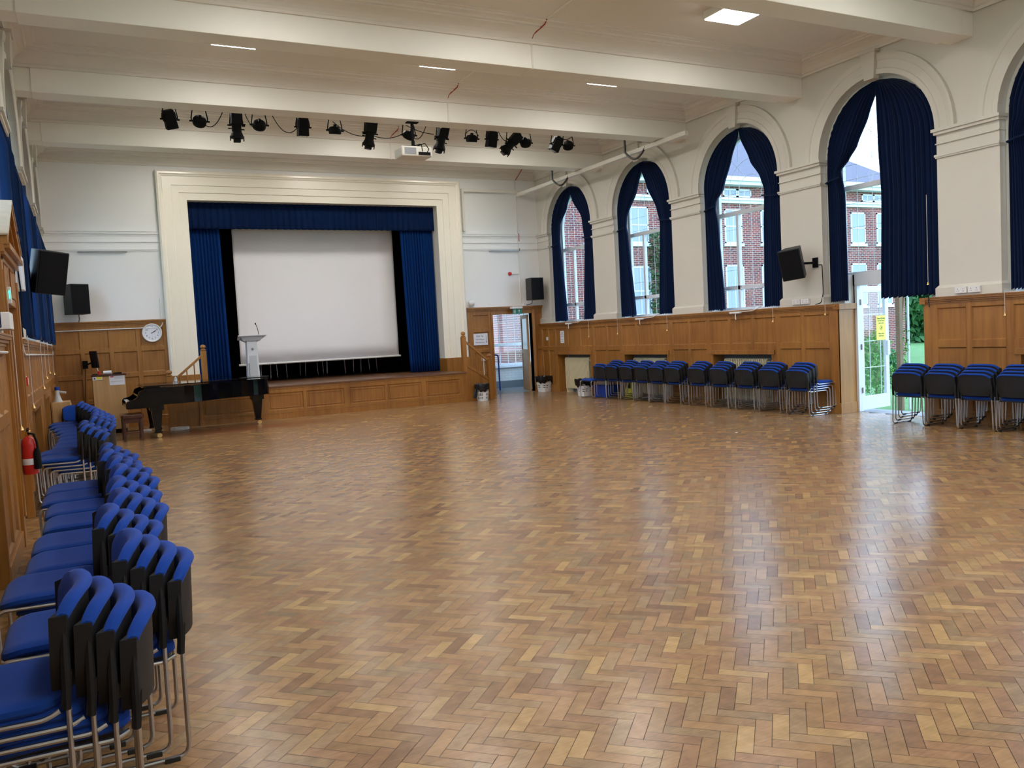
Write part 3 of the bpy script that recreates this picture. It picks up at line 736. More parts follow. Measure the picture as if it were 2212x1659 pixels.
# ------------------------------------------------------------------ stacking chair
def rounded(hx, y0, y1, r, n=5):
    pts = []
    for cx, cy, a0 in ((hx-r,y1-r,0),(-hx+r,y1-r,PI/2),(-hx+r,y0+r,PI),(hx-r,y0+r,3*PI/2)):
        for i in range(n+1):
            a = a0+PI/2*i/n; pts.append((cx+r*math.cos(a), cy+r*math.sin(a)))
    return pts
def fillet(pts, r, n=4):
    out = [Vector(pts[0])]
    for a, b, c in zip(pts, pts[1:], pts[2:]):
        a, b, c = Vector(a), Vector(b), Vector(c)
        d1 = (a-b); d2 = (c-b); rr = min(r, d1.length*.48, d2.length*.48); p = b+d1.normalized()*rr; q = b+d2.normalized()*rr
        for i in range(n+1):
            t = i/n; out.append(p*(1-t)**2+b*2*t*(1-t)+q*t*t)
    out.append(Vector(pts[-1])); return out
def chair_meshes():
    K = {}
    # seat pad
    m = MB(); rings = [(0,.398,.0),(0,.408,.010),(0,.424,.008),(0,.434,-.006),(0,.438,-.03),(0,.436,-.07)]
    o = 0; n = None
    for _, z, e in rings:
        pts = rounded(.213+e, -.185-e, .190+e, .06+max(e,0)); n = len(pts)
        for x, y in pts:
            dz = -.020*max(0, (y-.08)/.11)**2 + .006*(x/.2)**2
            m.v.append((x, y, z+dz))
    for i in range(len(rings)-1):
        for j in range(n): m.f.append((i*n+j, i*n+(j+1)%n, (i+1)*n+(j+1)%n, (i+1)*n+j))
    m.f.append(tuple(reversed(range(n)))); m.f.append(tuple((len(rings)-1)*n+j for j in range(n)))
    K['seat'] = m
    p = MB(); p.prism(rounded(.20, -.18, .20, .05), .384, .400)
    p.tube([(-.222,.05,.378),(-.1,.05,.372),(.1,.05,.372),(.222,.05,.378)], .008, 6)
    K['pan'] = p
    # back: curved shell
    def yb(u, z): return -.204 - .058*(1-u*u) - .012*(z-.42)/.3
    def hw(z):
        t = max(0, (z-.455)/.27)
        return .190+.036*min(1, t/.35)-.010*max(0, t-.6)
    s = MB(); nu, nv = 20, 10
    ZT = .722
    def shellpt(u, v, off):
        z = .455+(ZT-.455)*v; z -= .035*abs(u)**6*v
        z += .03*(1-u*u)*(-1)*(1-v)*0
        return (u*hw(z), yb(u, z)+off, z)
    g0 = len(s.v); s.grid(lambda a, b: shellpt(2*a-1, b, .034*abs(2*a-1)**10), nu, nv); s.grid(lambda a, b: shellpt(2*a-1, b, -.014), nu, nv)
    k = (nu+1)*(nv+1)
    bd = [(i,0) for i in range(nu+1)]+[(nu,j) for j in range(1,nv+1)]+[(i,nv) for i in range(nu-1,-1,-1)]+[(0,j) for j in range(nv-1,0,-1)]
    ids = [i*(nv+1)+j for i, j in bd]
    for a, b in zip(ids, ids[1:]+ids[:1]): s.f.append((a, b, b+k, a+k))
    for sg in (1, -1):      # side wings running down over the frame
        s.tube([(sg*.212,yb(1,.66)-.004,.655),(sg*.226,yb(1,.56)-.006,.56),(sg*.224,-.214,.47),(sg*.228,-.210,.405)], [.010,.014,.015,.011], 8)
        s.hexa([(sg*.222-.010,-.222,.405),(sg*.222+.010,-.222,.405),(sg*.222+.010,-.195,.41),(sg*.222-.010,-.195,.41),(sg*.222-.010,-.232,.52),(sg*.222+.010,-.232,.52),(sg*.222+.010,-.205,.50),(sg*.222-.010,-.205,.50)])
    K['shell'] = s
    # back pad with rolled top
    q = MB(); loop = [(.002,.49),(.022,.487),(.034,.51),(.036,.60),(.036,.68),(.032,.715),(.020,.738),(.0,.746),(-.016,.743),(-.025,.736),(-.027,.729),(-.024,.723),(-.014,.719),(.001,.716)]
    N = len(loop); nu = 16
    for i in range(nu+1):
        u = -1+2*i/nu; c = abs(u)**5
        for dy, z in loop:
            zz = z-(.050*c if z > .6 else -.03*c*(1 if z < .55 else 0))
            sc_ = 1-.25*abs(u)**8
            q.v.append((u*(hw(zz)+.002-.016*max(0, min(1, (.70-zz)/.04))), yb(u, zz)+dy*sc_, zz))
    for i in range(nu):
        for j in range(N): q.f.append((i*N+j, (i+1)*N+j, (i+1)*N+(j+1)%N, i*N+(j+1)%N))
    q.f.append(tuple(range(N))); q.f.append(tuple(nu*N+j for j in reversed(range(N))))
    K['pad'] = q
    for sg, nm in ((1,'fr'),(-1,'fl')):
        path = fillet([(sg*.222,-.216,.50),(sg*.226,-.214,.40),(sg*.240,-.212,.012),(sg*.240,.195,.012),(sg*.226,.205,.392),(sg*.220,-.15,.384),(sg*.214,-.19,.40)], .045, 5)
        K[nm] = MB().tube(path, .0085, 8)
        for y, t in ((-.150,'r'),(.140,'f')):
            K[nm+t] = MB().box((sg*.240-.011,y-.028,-.002),(sg*.240+.011,y+.028,.018))
    return K
KM = chair_meshes()
def make_chair(detail=True):
    r = thing('stacking_chair', 'chair', 'chair')
    build(KM['seat'], 'seat', M['seat'], r, smooth=True)
    build(KM['pan'], 'seat_pan', M['blackp'], r)
    build(KM['pad'], 'backrest', M['seat'], r, smooth=True)
    build(KM['shell'], 'back_shell', M['shell'], r, smooth=True)
    for k in ('fr', 'fl'):
        f = build(KM[k], 'sled_leg', M['steel'], r, smooth=True)
        if detail:
            for t in 'rf': build(KM[k+t], 'foot_glide', M['blackp'], f, bevel=.003)
    return r
protoA = make_chair(True); protoB = make_chair(False); usedA = usedB = False
STEP_F, STEP_U = .061, .0362
ORD = {4: ['bottom blue chair', 'second blue chair up', 'third blue chair up', 'top blue chair'], 2: ['bottom blue chair', 'top blue chair']}
def place_chair(x, y, z, rz, label, group, detail):
    global usedA, usedB
    if detail:
        c = protoA if not usedA else copy_tree(protoA); usedA = True
    else:
        c = protoB if not usedB else copy_tree(protoB); usedB = True
    c.location = (x, y, z); c.rotation_euler = (0, 0, rz); c['label'] = label
    if group: c['group'] = group
    elif 'group' in c: del c['group']
    return c
def stack(x, y, rz, n, where, group, detail=False, jit=0.):
    """x, y: centre of the bottom chair"""
    fx, fy = -math.sin(rz), math.cos(rz)
    for i in range(n):
        place_chair(x+fx*STEP_F*i, y+fy*STEP_F*i, STEP_U*i, rz+random.uniform(-jit, jit), '%s, %s' % (ORD[n][i], where), group, detail)
num = ['nearest', 'second nearest', 'third', 'fourth', 'fifth', 'sixth', 'seventh', 'eighth', 'ninth']
# along the left wall; chairs face the wall (-X): rz = +90deg
LG = 'blue chairs stacked along the left wall'
near = [(2.80,.075),(3.40,.26),(4.10,.20),(4.58,.265),(5.07,.27),(5.66,.30),(6.17,.29),(6.68,.25),(7.17,.256)]
for i, (y, xr) in enumerate(near):
    stack(xr-.226, y+.235, PI/2, 4, '%s stack of the near row by the left wall' % num[i], LG, detail=i < 3, jit=.012)
far = [(9.46,.10),(9.98,.09),(10.5,.19),(11.05,.21),(11.58,.22),(12.1,.22),(12.62,.18),(13.15,.13),(13.67,.08),(14.2,.04)]
fn_ = ['nearest','second','third','fourth','fifth','sixth','seventh','eighth','ninth','farthest']
for i, (y, xr) in enumerate(far):
    stack(xr-.226, y+.235, PI/2, 4, '%s stack of the far row by the left wall' % fn_[i], LG, jit=.015)
place_chair(-.18, 15.40, 0, PI, 'blue chair facing the camera at the far end of the left row', LG, False)
# along the right wall, seats toward the wall (+X): rz = -90deg
RG = 'blue chairs stacked along the right wall left of the garden door'
rs = [(15.42,10.13,2),(14.95,10.22,4),(14.40,10.24,4),(13.87,10.25,4),(13.36,10.25,4),(12.84,10.17,4),(12.12,10.33,4),(11.50,10.24,4),(10.84,10.20,4),(10.26,10.20,4),(9.62,10.10,4)]
rn_ = [q+' stack from the corner' for q in ('first','second','third','fourth','fifth','sixth','seventh','eighth','ninth','tenth')]+['last stack before the door']
for i, (y, xr, n) in enumerate(rs):
    stack(min(xr,10.115)+.226, y+.24, -PI/2, n, '%s, right wall row' % rn_[i], RG, detail=i == 10, jit=.02)
place_chair(10.20, 16.05, 0, PI/2, 'single blue chair facing the room at the corner end of the right wall row', RG, False)
RG2 = 'blue chairs stacked along the right wall right of the garden door'
rb = [(7.62,10.13),(7.11,10.17),(6.62,10.16),(6.10,10.17),(5.58,10.17)]
rn2 = ['first stack','second stack','third stack','fourth stack','fifth stack']
for i, (y, xr) in enumerate(rb):
    stack(min(xr,10.115)+.226, y+.24, -PI/2, 4, '%s to the right of the garden door' % rn2[i], RG2, detail=True, jit=.015)
# folded mask lying on one chair back
mk = MB().grid(lambda u, v: (10.13+.03*u+.02*math.sin(3*v), 9.86+.16*u, .752+.018*math.sin(PI*u)-.03*v), 8, 4)
o = build(mk, 'face_mask', M['maskblue'], smooth=True, recalc=False); o.modifiers.new('t','SOLIDIFY').thickness = .003
tag(o, 'pale blue paper face mask lying on a chair back near the garden door', 'mask')

# ------------------------------------------------------------------ grand piano
def T(*a): return Matrix.Translation(a)
p = thing('grand_piano', 'black lacquered grand piano with closed lid beside the stage', 'piano', (.60, 16.95, 0), math.radians(0.5))
def bez(a, b, c, d, n=8): return [tuple(Vector(a)*(1-t)**3+Vector(b)*3*t*(1-t)**2+Vector(c)*3*t*t*(1-t)+Vector(d)*t**3) for t in [i/n for i in range(n+1)]]
outl = [(.30,-.72),(.85,-.72)]+bez((.95,-.72),(1.45,-.68),(1.5,-.30),(2.05,-.14))+bez((2.1,-.13),(2.35,-.08),(2.62,-.02),(2.64,.22))+bez((2.64,.25),(2.64,.55),(2.6,.70),(2.35,.72))+[(.30,.72)]
build(MB().prism(outl, .60, .915), 'case', M['gloss'], p, bevel=.006)
lo = [(x*1.0+(.01 if x > 1 else -.02), y*1.015) for x, y in outl]
build(MB().prism(lo, .935, .955), 'lid', M['gloss'], p, bevel=.004)
build(MB().box((.26,-.73,.918),(.55,.73,.936)), 'lid_front_flap', M['gloss'], p, bevel=.003)
build(MB().box((-.02,-.72,.56),(.45,.72,.62)), 'keybed', M['gloss'], p, bevel=.01)
for sy in (-1, 1):
    ck = MB(); prof = [(-.03,.57),(-.03,.66),(.0,.70),(.10,.72),(.16,.76),(.20,.86),(.30,.90),(.32,.60),(.1,.57)]
    y0, y1 = sorted((sy*.72, sy*.66)); n = len(prof)
    ck.add([(x,y0,z) for x,z in prof]+[(x,y1,z) for x,z in prof], [tuple(range(n)), tuple(reversed(range(n,2*n)))]+[(i,n+i,n+(i+1)%n,(i+1)%n) for i in range(n)])
    build(ck, 'key_cheek', M['gloss'], p)
kw = MB(); kw.box((.0,-.63,.655),(.16,.63,.675)); build(kw, 'white_keys', M['ivory'], p)
kb = MB(); oct_ = [1,2,4,5,6]
for i in range(52):
    if i % 7 in (0,2,3,5,6): y = -.63+1.26*(i+1)/52; kb.box((.06,y-.006,.675),(.16,y+.006,.687))
build(kb, 'black_keys', M['gloss'], p)
build(MB().box((.0,-.66,.62),(.02,.66,.665)), 'key_slip', M['gloss'], p); build(MB().box((.17,-.66,.66),(.20,.66,.80)), 'fallboard', M['gloss'], p)
build(MB().box((.36,-.33,.936),(.38,.33,.95)), 'music_desk', M['gloss'], p)
for lx, ly in ((.47,-.60),(.47,.60),(2.40,.27)):
    lg = MB(); lg.hexa([(lx-.05,ly-.05,.11),(lx+.05,ly-.05,.11),(lx+.05,ly+.05,.11),(lx-.05,ly+.05,.11),(lx-.10,ly-.09,.58),(lx+.10,ly-.09,.58),(lx+.10,ly+.09,.58),(lx-.10,ly+.09,.58)])
    lg.box((lx-.12,ly-.11,.50),(lx+.12,ly+.11,.61)); lg.box((lx-.065,ly-.065,.09),(lx+.065,ly+.065,.12))
    L_ = build(lg, 'leg', M['gloss'], p, bevel=.006)
    cs = MB(); cs.cyl((lx,ly,.04),(lx,ly,.10),.016,10)
    for d in (-.03,.03): cs.lathe([(.0,-.012),(.042,-.012),(.045,0),(.042,.012),(0,.012)], n=14, c=(lx+.02,ly+d,.045), axis='y')
    build(cs, 'caster', M['brass'], L_, smooth=True)
ly_ = MB(); ly_.box((.52,-.10,.10),(.58,.10,.14)); ly_.cyl((.55,-.07,.12),(.55,-.05,.58),.012,8); ly_.cyl((.55,.07,.12),(.55,.05,.58),.012,8)
lyr = build(ly_, 'pedal_lyre', M['gloss'], p)
for d in (-.06,0,.06): build(MB().box((.42,d-.015,.075),(.54,d+.015,.085)), 'pedal', M['brass'], lyr)
s = thing('piano_stool', 'dark mahogany piano stool with padded seat at the keyboard end', 'stool', (.66, 16.42, 0), .02)
build(MB().prism([(x, y) for x, y in rounded(.18,-.27,.27,.03)], .40, .47), 'cushion', M['darkwood'], s, bevel=.015)
build(MB().box((-.15,-.23,.32),(.15,.23,.40)), 'apron', M['darkwood'], s, bevel=.004)
for sx_ in (-1,1):
    for sy in (-1,1):
        build(MB().hexa([(sx_*.14-.02,sy*.22-.02,0),(sx_*.14+.02,sy*.22-.02,0),(sx_*.14+.02,sy*.22+.02,0),(sx_*.14-.02,sy*.22+.02,0),(sx_*.14-.025,sy*.22-.025,.39),(sx_*.14+.025,sy*.22-.025,.39),(sx_*.14+.025,sy*.22+.025,.39),(sx_*.14-.025,sy*.22+.025,.39)]), 'leg', M['darkwood'], s, bevel=.003)
build(MB().box((-.14,-.23,.13),(.14,-.21,.155)), 'stretcher', M['darkwood'], s); build(MB().box((-.14,.21,.13),(.14,.23,.155)), 'stretcher', M['darkwood'], s)
b = thing('spray_bottle', 'small grey and white bottle standing on the piano lid', 'bottle', (1.52, 17.35, .955))
build(MB().lathe([(.028,0),(.03,.01),(.03,.07),(.012,.09),(.012,.10)], n=14), 'body', M['lgrey'], b, smooth=True); build(MB().lathe([(.031,.02),(.031,.045)], n=14), 'sticker', M['white'], b)
cc = MB()
for i in range(3): cc.tube([(1.55+.17*math.cos(a), 17.55+.13*math.sin(a), .012+.018*i) for a in [2*PI*k/20 for k in range(20)]], .008, 6, closed=True)
tag(build(cc, 'cable_coil', M['white'], smooth=True), 'coil of white cable on the floor behind the piano leg', 'cable')
cc = MB()
for i in range(2): cc.tube([(.95+.12*math.cos(a), 17.9+.10*math.sin(a), .012+.016*i) for a in [2*PI*k/20 for k in range(20)]], .008, 6, closed=True)
tag(build(cc, 'cable_coil', M['white'], smooth=True), 'coil of white cable on the floor seen under the piano stool', 'cable')

# ------------------------------------------------------------------ AV cabinet and things on the left of the stage
c = thing('equipment_cabinet', 'tall light wood equipment cabinet with dark top left of the stage', 'cabinet', (.38, 18.35, 0))
build(MB().box((-.29,-.25,.08),(.29,.27,1.13)), 'body', M['beech'], c, bevel=.004)
build(MB().box((-.31,-.27,1.13),(.31,.29,1.16)), 'worktop', M['darkwood'], c, bevel=.004)
build(MB().box((-.26,-.22,0),(.26,.25,.08)), 'plinth', M['black'], c)
build(MB().box((-.295,-.24,.09),(-.288,.26,1.12)), 'side_panel', M['darkwood'], c)
n1 = thing('warning_label', 'small yellow and white warning label stuck on the cabinet front', 'label', (.18, 18.095, 1.10))
build(MB().box((-.085,-.002,-.038),(.085,.003,.038)), 'card', M['paper'], n1); build(MB().box((-.02,-.0035,-.026),(.078,-.002,.026)), 'yellow_field', M['yellow'], n1)
build(MB().add([(-.07,-.0035,-.022),(-.03,-.0035,-.022),(-.05,-.0035,.02)], [(0,1,2)]), 'warning_triangle', M['ink'], n1)
n2 = thing('notice_sheet', 'white printed notice stuck on the front of the equipment cabinet', 'notice', (.52, 18.095, 1.045))
build(MB().box((-.135,-.002,-.10),(.135,.003,.10)), 'paper', M['paper'], n2)
build(MB().box((-.115,-.0035,.055),(-.055,-.002,.075)), 'red_heading', M['red'], n2)
li = MB()
for i in range(4): li.box((-.045,-.0035,.066-.016*i),(.115,-.002,.072-.016*i))
li.box((-.115,-.0035,-.035),(.11,-.002,-.022)); build(li, 'printed_lines', M['lgrey'], n2)
a = thing('monitor_arm', 'black flat monitor on a folding wall arm above the cabinet', 'monitor', (-.01, 19.24, 1.36))
build(MB().box((-.05,-.06,-.08),(.05,0,.08)), 'wall_plate', M['black'], a, bevel=.005)
build(MB().tube([(0,-.06,0),(.03,-.2,.0),(.12,-.36,.04)], .018, 8), 'arm', M['black'], a, smooth=True)
m_ = MB().box((-.02,-.22,-.17),(.012,.22,.17)).xf(T(.17,-.40,.10) @ Matrix.Rotation(.25,4,'Z') @ Matrix.Rotation(-.10,4,'Y')); build(m_, 'display', M['black'], a, bevel=.004)
cb = MB().tube([(0,-.05,-.08),(-.03,-.06,-.4),(-.06,-.08,-.8),(-.03,-.1,-1.2)], .006, 6); build(cb, 'cable', M['black'], a, smooth=True)
r = build(MB().cyl((.30,18.33,1.195),(.44,18.30,1.195),.035,16), 'paper_roll', M['white'], smooth=True); tag(r, 'white paper roll lying on top of the equipment cabinet', 'paper roll')
k = thing('pen_pot', 'red pot holding a white stick on the cabinet top', 'pot', (.22, 18.3, 1.16)); build(MB().lathe([(.025,0),(.028,.07)], n=12), 'pot', M['red'], k, smooth=True); build(MB().cyl((0,0,.02),(-.03,0,.14),.006,6), 'stick', M['white'], k)
r = build(MB().box((.47,18.22,1.16),(.62,18.4,1.185)), 'control_keypad', M['black'], bevel=.006); tag(r, 'flat black control box on the right of the cabinet top', 'control box')
r = build(MB().box((.10,18.22,1.16),(.19,18.4,1.18)), 'control_keypad', M['black'], bevel=.006); tag(r, 'flat black box on the left edge of the cabinet top', 'control box')
bx = thing('low_cupboard', 'low wooden cupboard by the left wall, carrying the megaphone', 'cupboard', (-.42, 15.95, 0))
build(MB().box((-.12,-.25,0),(.14,.35,.80)), 'carcass', M['beech'], bx, bevel=.004); build(MB().box((.142,-.22,.05),(.150,.32,.76)), 'door', M['beech'], bx, bevel=.003)
mg = thing('megaphone', 'grey megaphone standing on its bell on the low cupboard', 'megaphone', (-.46, 15.9, .80))
build(MB().lathe([(.075,0),(.055,.05),(.035,.13),(.032,.2)], n=16), 'horn', M['lgrey'], mg, smooth=True); build(MB().lathe([(.036,.2),(.04,.21),(.04,.25),(.02,.26)], n=16), 'rear_cap', M['blueplastic'], mg, smooth=True)
build(MB().cyl((.02,0,.17),(.13,-.02,.15),.020,10), 'handle', M['lgrey'], mg, smooth=True)
# clock
k = thing('wall_clock', 'round white wall clock on the oak panelling left of the stage', 'clock', (1.295, YE-.03, 1.955))
build(MB().lathe([(.155,-.005),(.17,-.03),(.187,-.035),(.197,-.02),(.197,.0),(.0,.0)], n=40, axis='y'), 'rim', M['white'], k, smooth=True)
build(MB().lathe([(.0,-.012),(.160,-.012),(.160,-.006),(0,-.006)], n=40, axis='y'), 'dial', M['paper'], k)
for h in range(1, 13):
    an = 2*PI*h/12; text(str(h), .050, (.122*math.sin(an), -.013, .122*math.cos(an)-.015), (PI/2,0,0), k, M['ink'], 'numeral')
for nm, an, ln_, w in (('hour_hand', 2*PI*(2+9/60)/12, .09, .008), ('minute_hand', 2*PI*9/60, .13, .006)):
    d = Vector((math.sin(an),0,math.cos(an))); q = Vector((d.z,0,-d.x)); m_ = MB(); y = -.018
    m_.add([tuple(d*-.02+q*w+Vector((0,y,0))), tuple(d*ln_+q*w*.5+Vector((0,y,0))), tuple(d*ln_-q*w*.5+Vector((0,y,0))), tuple(d*-.02-q*w+Vector((0,y,0)))], [(0,1,2,3)]); build(m_, nm, M['ink'], k, recalc=False)

# ------------------------------------------------------------------ loudspeakers
def speaker(label, loc, yaw, pitch, w, h, d, tp=.36, name='loudspeaker', roll=0., group='black wall loudspeakers'):
    """front faces -Y in local space before rotation"""
    r = thing(name, label, 'loudspeaker', loc, rot=(pitch, roll, yaw), group=group)
    build(MB().hexa([(-w/2,-d/2,-h/2),(w/2,-d/2,-h/2),(w*tp,d/2,-h/2),(-w*tp,d/2,-h/2),(-w/2,-d/2,h/2),(w/2,-d/2,h/2),(w*tp,d/2,h/2),(-w*tp,d/2,h/2)]), 'cabinet', M['grille_case'], r, bevel=.01)
    build(MB().box((-w/2+.012,-d/2-.012,-h/2+.012),(w/2-.012,-d/2-.001,h/2-.012)), 'grille', M['black'], r, bevel=.006)
    return r
M['grille_case'] = mat('speaker_cabinet_paint', (.025,.027,.03), .5, spec=.3)
speaker('black loudspeaker tilted down on the left wall, large in front of the blue curtain', (-.33, 11.2, 2.555), math.radians(28), math.radians(10), .345, .50, .30, roll=math.radians(5))
br = MB().tube([(-.59,11.35,2.48),(-.40,11.35,2.48)], .02, 8).box((-.60,11.28,2.38),(-.57,11.42,2.58)); tag(build(br, 'speaker_bracket', M['black']), 'black bracket holding the tilted speaker on the left wall', 'bracket')
speaker('black loudspeaker mounted on the white end wall left of the stage', (-.07, 18.98, 2.68), math.radians(24), 0, .36, .60, .36, tp=.5)
tag(build(MB().tube([(-.05,19.2,2.40),(-.05,19.2,2.30),(-.06,19.22,2.235)], .008, 6), 'speaker_cable', M['black'], smooth=True), 'short black cable below the end wall speaker left of the stage', 'cable')
speaker('black loudspeaker in the right corner above the exit door', (10.36, 18.92, 2.65), math.radians(3), 0, .37, .56, .36)
tag(build(MB().tube([(10.40,19.1,2.37),(10.41,19.15,2.30),(10.36,19.2,2.27),(10.28,19.22,2.26)], .008, 6), 'speaker_cable', M['black'], smooth=True), 'short black cable below the speaker above the exit door', 'cable')
speaker('black loudspeaker angled down from the white pier between two right-hand windows', (10.42, 10.16, 2.46), math.radians(-62), math.radians(14), .36, .50, .30, roll=math.radians(-6))
br = MB().tube([(10.73,9.98,2.45),(10.58,10.08,2.45)], .02, 8).box((10.71,9.93,2.37),(10.735,10.03,2.53)); tag(build(br, 'speaker_bracket', M['black']), 'black bracket holding the speaker on the right-hand pier', 'bracket')
tag(build(MB().tube(fillet([(10.72,9.98,2.40),(10.71,9.83,2.41),(10.71,9.82,1.95),(10.69,9.85,1.79),(10.70,9.98,1.77)], .04), .007, 6), 'speaker_cable', M['black'], smooth=True), 'black cable running down the pier beside the garden door', 'cable')

# ------------------------------------------------------------------ ceiling lights
proto_l = None
for j, cy in enumerate([c-.14 for c in BAYS]):
    for i, cx in enumerate((2.09, 5.05, 8.0)):
        if proto_l is None:
            r = thing('ceiling_light', 'x', 'light')
            build(MB().box((-.30,-.30,0),(.30,.30,.10)), 'fitting', M['fitting'], r)
            build(MB().box((-.285,-.285,-.012),(.285,.285,-.001)), 'diffuser', M['panel'], r)
            proto_l = r
        else: r = copy_tree(proto_l)
        r.location = (cx, cy, ZC-.105)
        side_ = ('left','middle','right')[i]; bay = {7:'in the bay next to the stage wall', 6:'in the second bay from the stage', 5:'in the third bay from the stage', 4:'in the fourth bay from the stage', 3:'in the fifth bay from the stage', 2:'in the bay above the camera', 1:'in the bay behind the camera', 0:'in the last bay behind the camera'}[j]
        r['label'] = 'square %s ceiling light panel %s' % (side_, bay); r['group'] = 'square ceiling light panels'

# ------------------------------------------------------------------ stage lights on a bar behind the beam
by, bz = 13.90, 5.37
tag(build(MB().cyl((1.2,by,bz),(8.75,by,bz),.024,12), 'lighting_bar', M['black'], smooth=True), 'long lighting bar under the ceiling behind the second beam', 'bar')
for x in (1.6,3.6,5.6,7.8):
    tag(build(MB().box((x-.03,by-.03,bz),(x+.03,by+.03,ZC-.001)), 'bar_hanger', M['grey']), 'metal hanger of the lighting bar, %s' % {1.6:'leftmost',3.6:'second from the left',5.6:'behind the projector',7.8:'rightmost'}[x], 'hanger', 'lighting bar hangers')
def stage_light(kind, x, zc, rx, ry, label):
    r = thing('stage_light', label, 'stage light', (x, by, zc), group='stage lights under the ceiling')
    m = Matrix.Rotation(ry,4,'Y') @ Matrix.Rotation(rx,4,'X')
    h = MB(); ln_ = MB()
    if kind == 'par':
        h.lathe([(.03,.07),(.085,.055),(.105,.02),(.105,-.02),(.098,-.055),(.09,-.06)], n=20); ln_.lathe([(.0,-.052),(.088,-.0605),(.0,-.0615)], n=20); hw = .12
        h.box((-.02,-.03,.06),(.02,.03,.10))
    elif kind == 'profile':
        h.box((-.085,-.085,.02),(.085,.085,.22)); h.lathe([(.06,.21),(.05,.25)], n=12); h.lathe([(.075,.03),(.075,-.10),(.085,-.12),(.105,-.17),(.105,-.20)], n=16)
        h.box((-.11,-.01,-.24),(-.095,.01,-.16)); h.box((.095,-.01,-.24),(.11,.01,-.16)); h.box((-.05,-.05,-.26),(.05,.05,-.195)); h.cyl((-.14,0,.0),(.14,0,.02),.012,8); h.cyl((-.13,0,-.05),(.12,0,-.06),.010,8)
        ln_.lathe([(.0,-.258),(.045,-.262),(.0,-.264)], n=16); hw = .10
    else:
        h.hexa([(-.085,-.085,-.14),(.085,-.085,-.14),(.085,.085,-.14),(-.085,.085,-.14),(-.075,-.08,.14),(.075,-.08,.14),(.075,.08,.14),(-.075,.08,.14)]); h.box((-.095,-.06,-.02),(.095,.06,.10)); hw = .11
        ln_.lathe([(.0,-.139),(.065,-.143),(.0,-.146)], n=20)
    h.xf(m); ln_.xf(m)
    build(h, 'housing', M['black'], r, bevel=.006); build(ln_, 'lens', M['lens'], r)
    y_ = MB(); top = bz-zc-.02
    y_.tube([(-hw,0,0),(-hw,0,.05),(-hw*.7,0,top-.02),(hw*.7,0,top-.02),(hw,0,.05),(hw,0,0)], .010, 6); y_.cyl((0,0,top-.03),(0,0,top+.03),.018,8)
    y_.cyl((-hw-.03,0,0),(-hw+.02,0,0),.014,8); y_.cyl((hw-.02,0,0),(hw+.03,0,0),.014,8)
    build(y_, 'yoke', M['black'], r)
    return r
LT = [('box',1.42,5.09,.35,-.25,'leftmost of the row under the ceiling beam'),('par',1.85,5.09,.9,.1,'second from the left in the row'),('profile',2.40,5.06,.10,.0,'third from the left in the row, hanging straight down'),
 ('par',2.755,5.09,.8,0,'fourth from the left in the row'),('box',3.45,5.10,.15,0,'fifth from the left in the row'),('par',3.985,5.08,.2,0,'sixth from the left in the row'),
 ('profile',4.59,5.06,.1,.18,'seventh from the left in the row, left of the projector'),('par',5.29,5.08,.6,.3,'eighth from the left in the row, behind the projector mount'),('profile',5.90,5.06,.1,.25,'ninth from the left in the row, right of the projector'),
 ('par',6.49,5.09,.2,0,'tenth from the left in the row'),('box',6.89,5.10,.15,.12,'sixth from the right in the row'),('profile',7.29,5.05,.1,.75,'fifth from the right in the row, steeply tilted'),
 ('par',7.59,5.08,.6,-.4,'fourth from the right in the row'),('box',8.25,5.09,.2,.45,'second from the right in the row'),('par',8.51,5.08,.6,-.4,'rightmost of the row under the ceiling beam')]
KN = {'box':'boxy black stage light','par':'round black stage light','profile':'long black profile spotlight'}
for kind, x, z, rx, ry, wh in LT: stage_light(kind, x, z, rx, ry, '%s, %s' % (KN[kind], wh))
def sag(x0, x1, z0, z1, low, n=12): return [(x0+(x1-x0)*t, by-.02, z0+(z1-z0)*t-low*4*t*(1-t)) for t in [i/n for i in range(n+1)]]
for i, (x0,x1,z0,z1,lw) in enumerate([(1.9,2.22,5.05,5.30,.14),(2.52,2.75,5.30,5.06,.12),(2.95,3.40,5.28,5.15,.22),(3.95,4.55,5.22,5.02,.08),(4.66,5.25,5.02,5.14,.07),(5.35,5.62,5.05,5.28,.12),(5.1,5.75,5.32,5.12,.05),(7.0,7.25,5.3,5.1,.10),(6.35,6.62,5.14,5.14,-.10),(8.35,8.6,5.2,5.25,.04)]):
    tag(build(MB().tube(sag(x0,x1,z0,z1,lw), .007, 5), 'light_cable', M['black'], smooth=True), 'thin black cable sagging %s' % ['right of the second stage light','left of the fourth stage light','between the fourth and fifth stage lights','left of the first profile beside the projector','between profile spotlight and projector mount','to the right of the projector mount','behind the projector mount','left of the steeply tilted spotlight','looping above the tenth stage light','over the last two stage lights'][i], 'cable', 'cables of the stage lights')
# projector
r = thing('projector', 'white projector hanging from the ceiling beam in front of the stage', 'projector', (5.12, 13.28, 4.55))
build(MB().box((-.27,-.17,.0),(.27,.20,.165)), 'body', M['fitting'], r, bevel=.025)
build(MB().box((-.22,-.178,.03),(-.02,-.171,.135)), 'vent_grille', M['grey'], r); build(MB().box((.02,-.178,.02),(.23,-.171,.07)), 'connector_panel', M['black'], r)
build(MB().lathe([(.05,.20),(.05,.23),(.0,.232)], n=16, axis='y', c=(-.1,0,.09)), 'lens', M['lens'], r)
mm = MB(); mm.cyl((0,0,.17),(0,0,.28),.03,10); mm.cyl((0,0,.28),(0,0,.42),.022,10); mm.cyl((0,0,.42),(0,0,.58),.028,10); mm.box((-.10,-.05,.575),(.10,.05,.589)); mm.box((-.18,-.02,.165),(.2,.02,.20)); build(mm, 'ceiling_mount', M['black'], r)
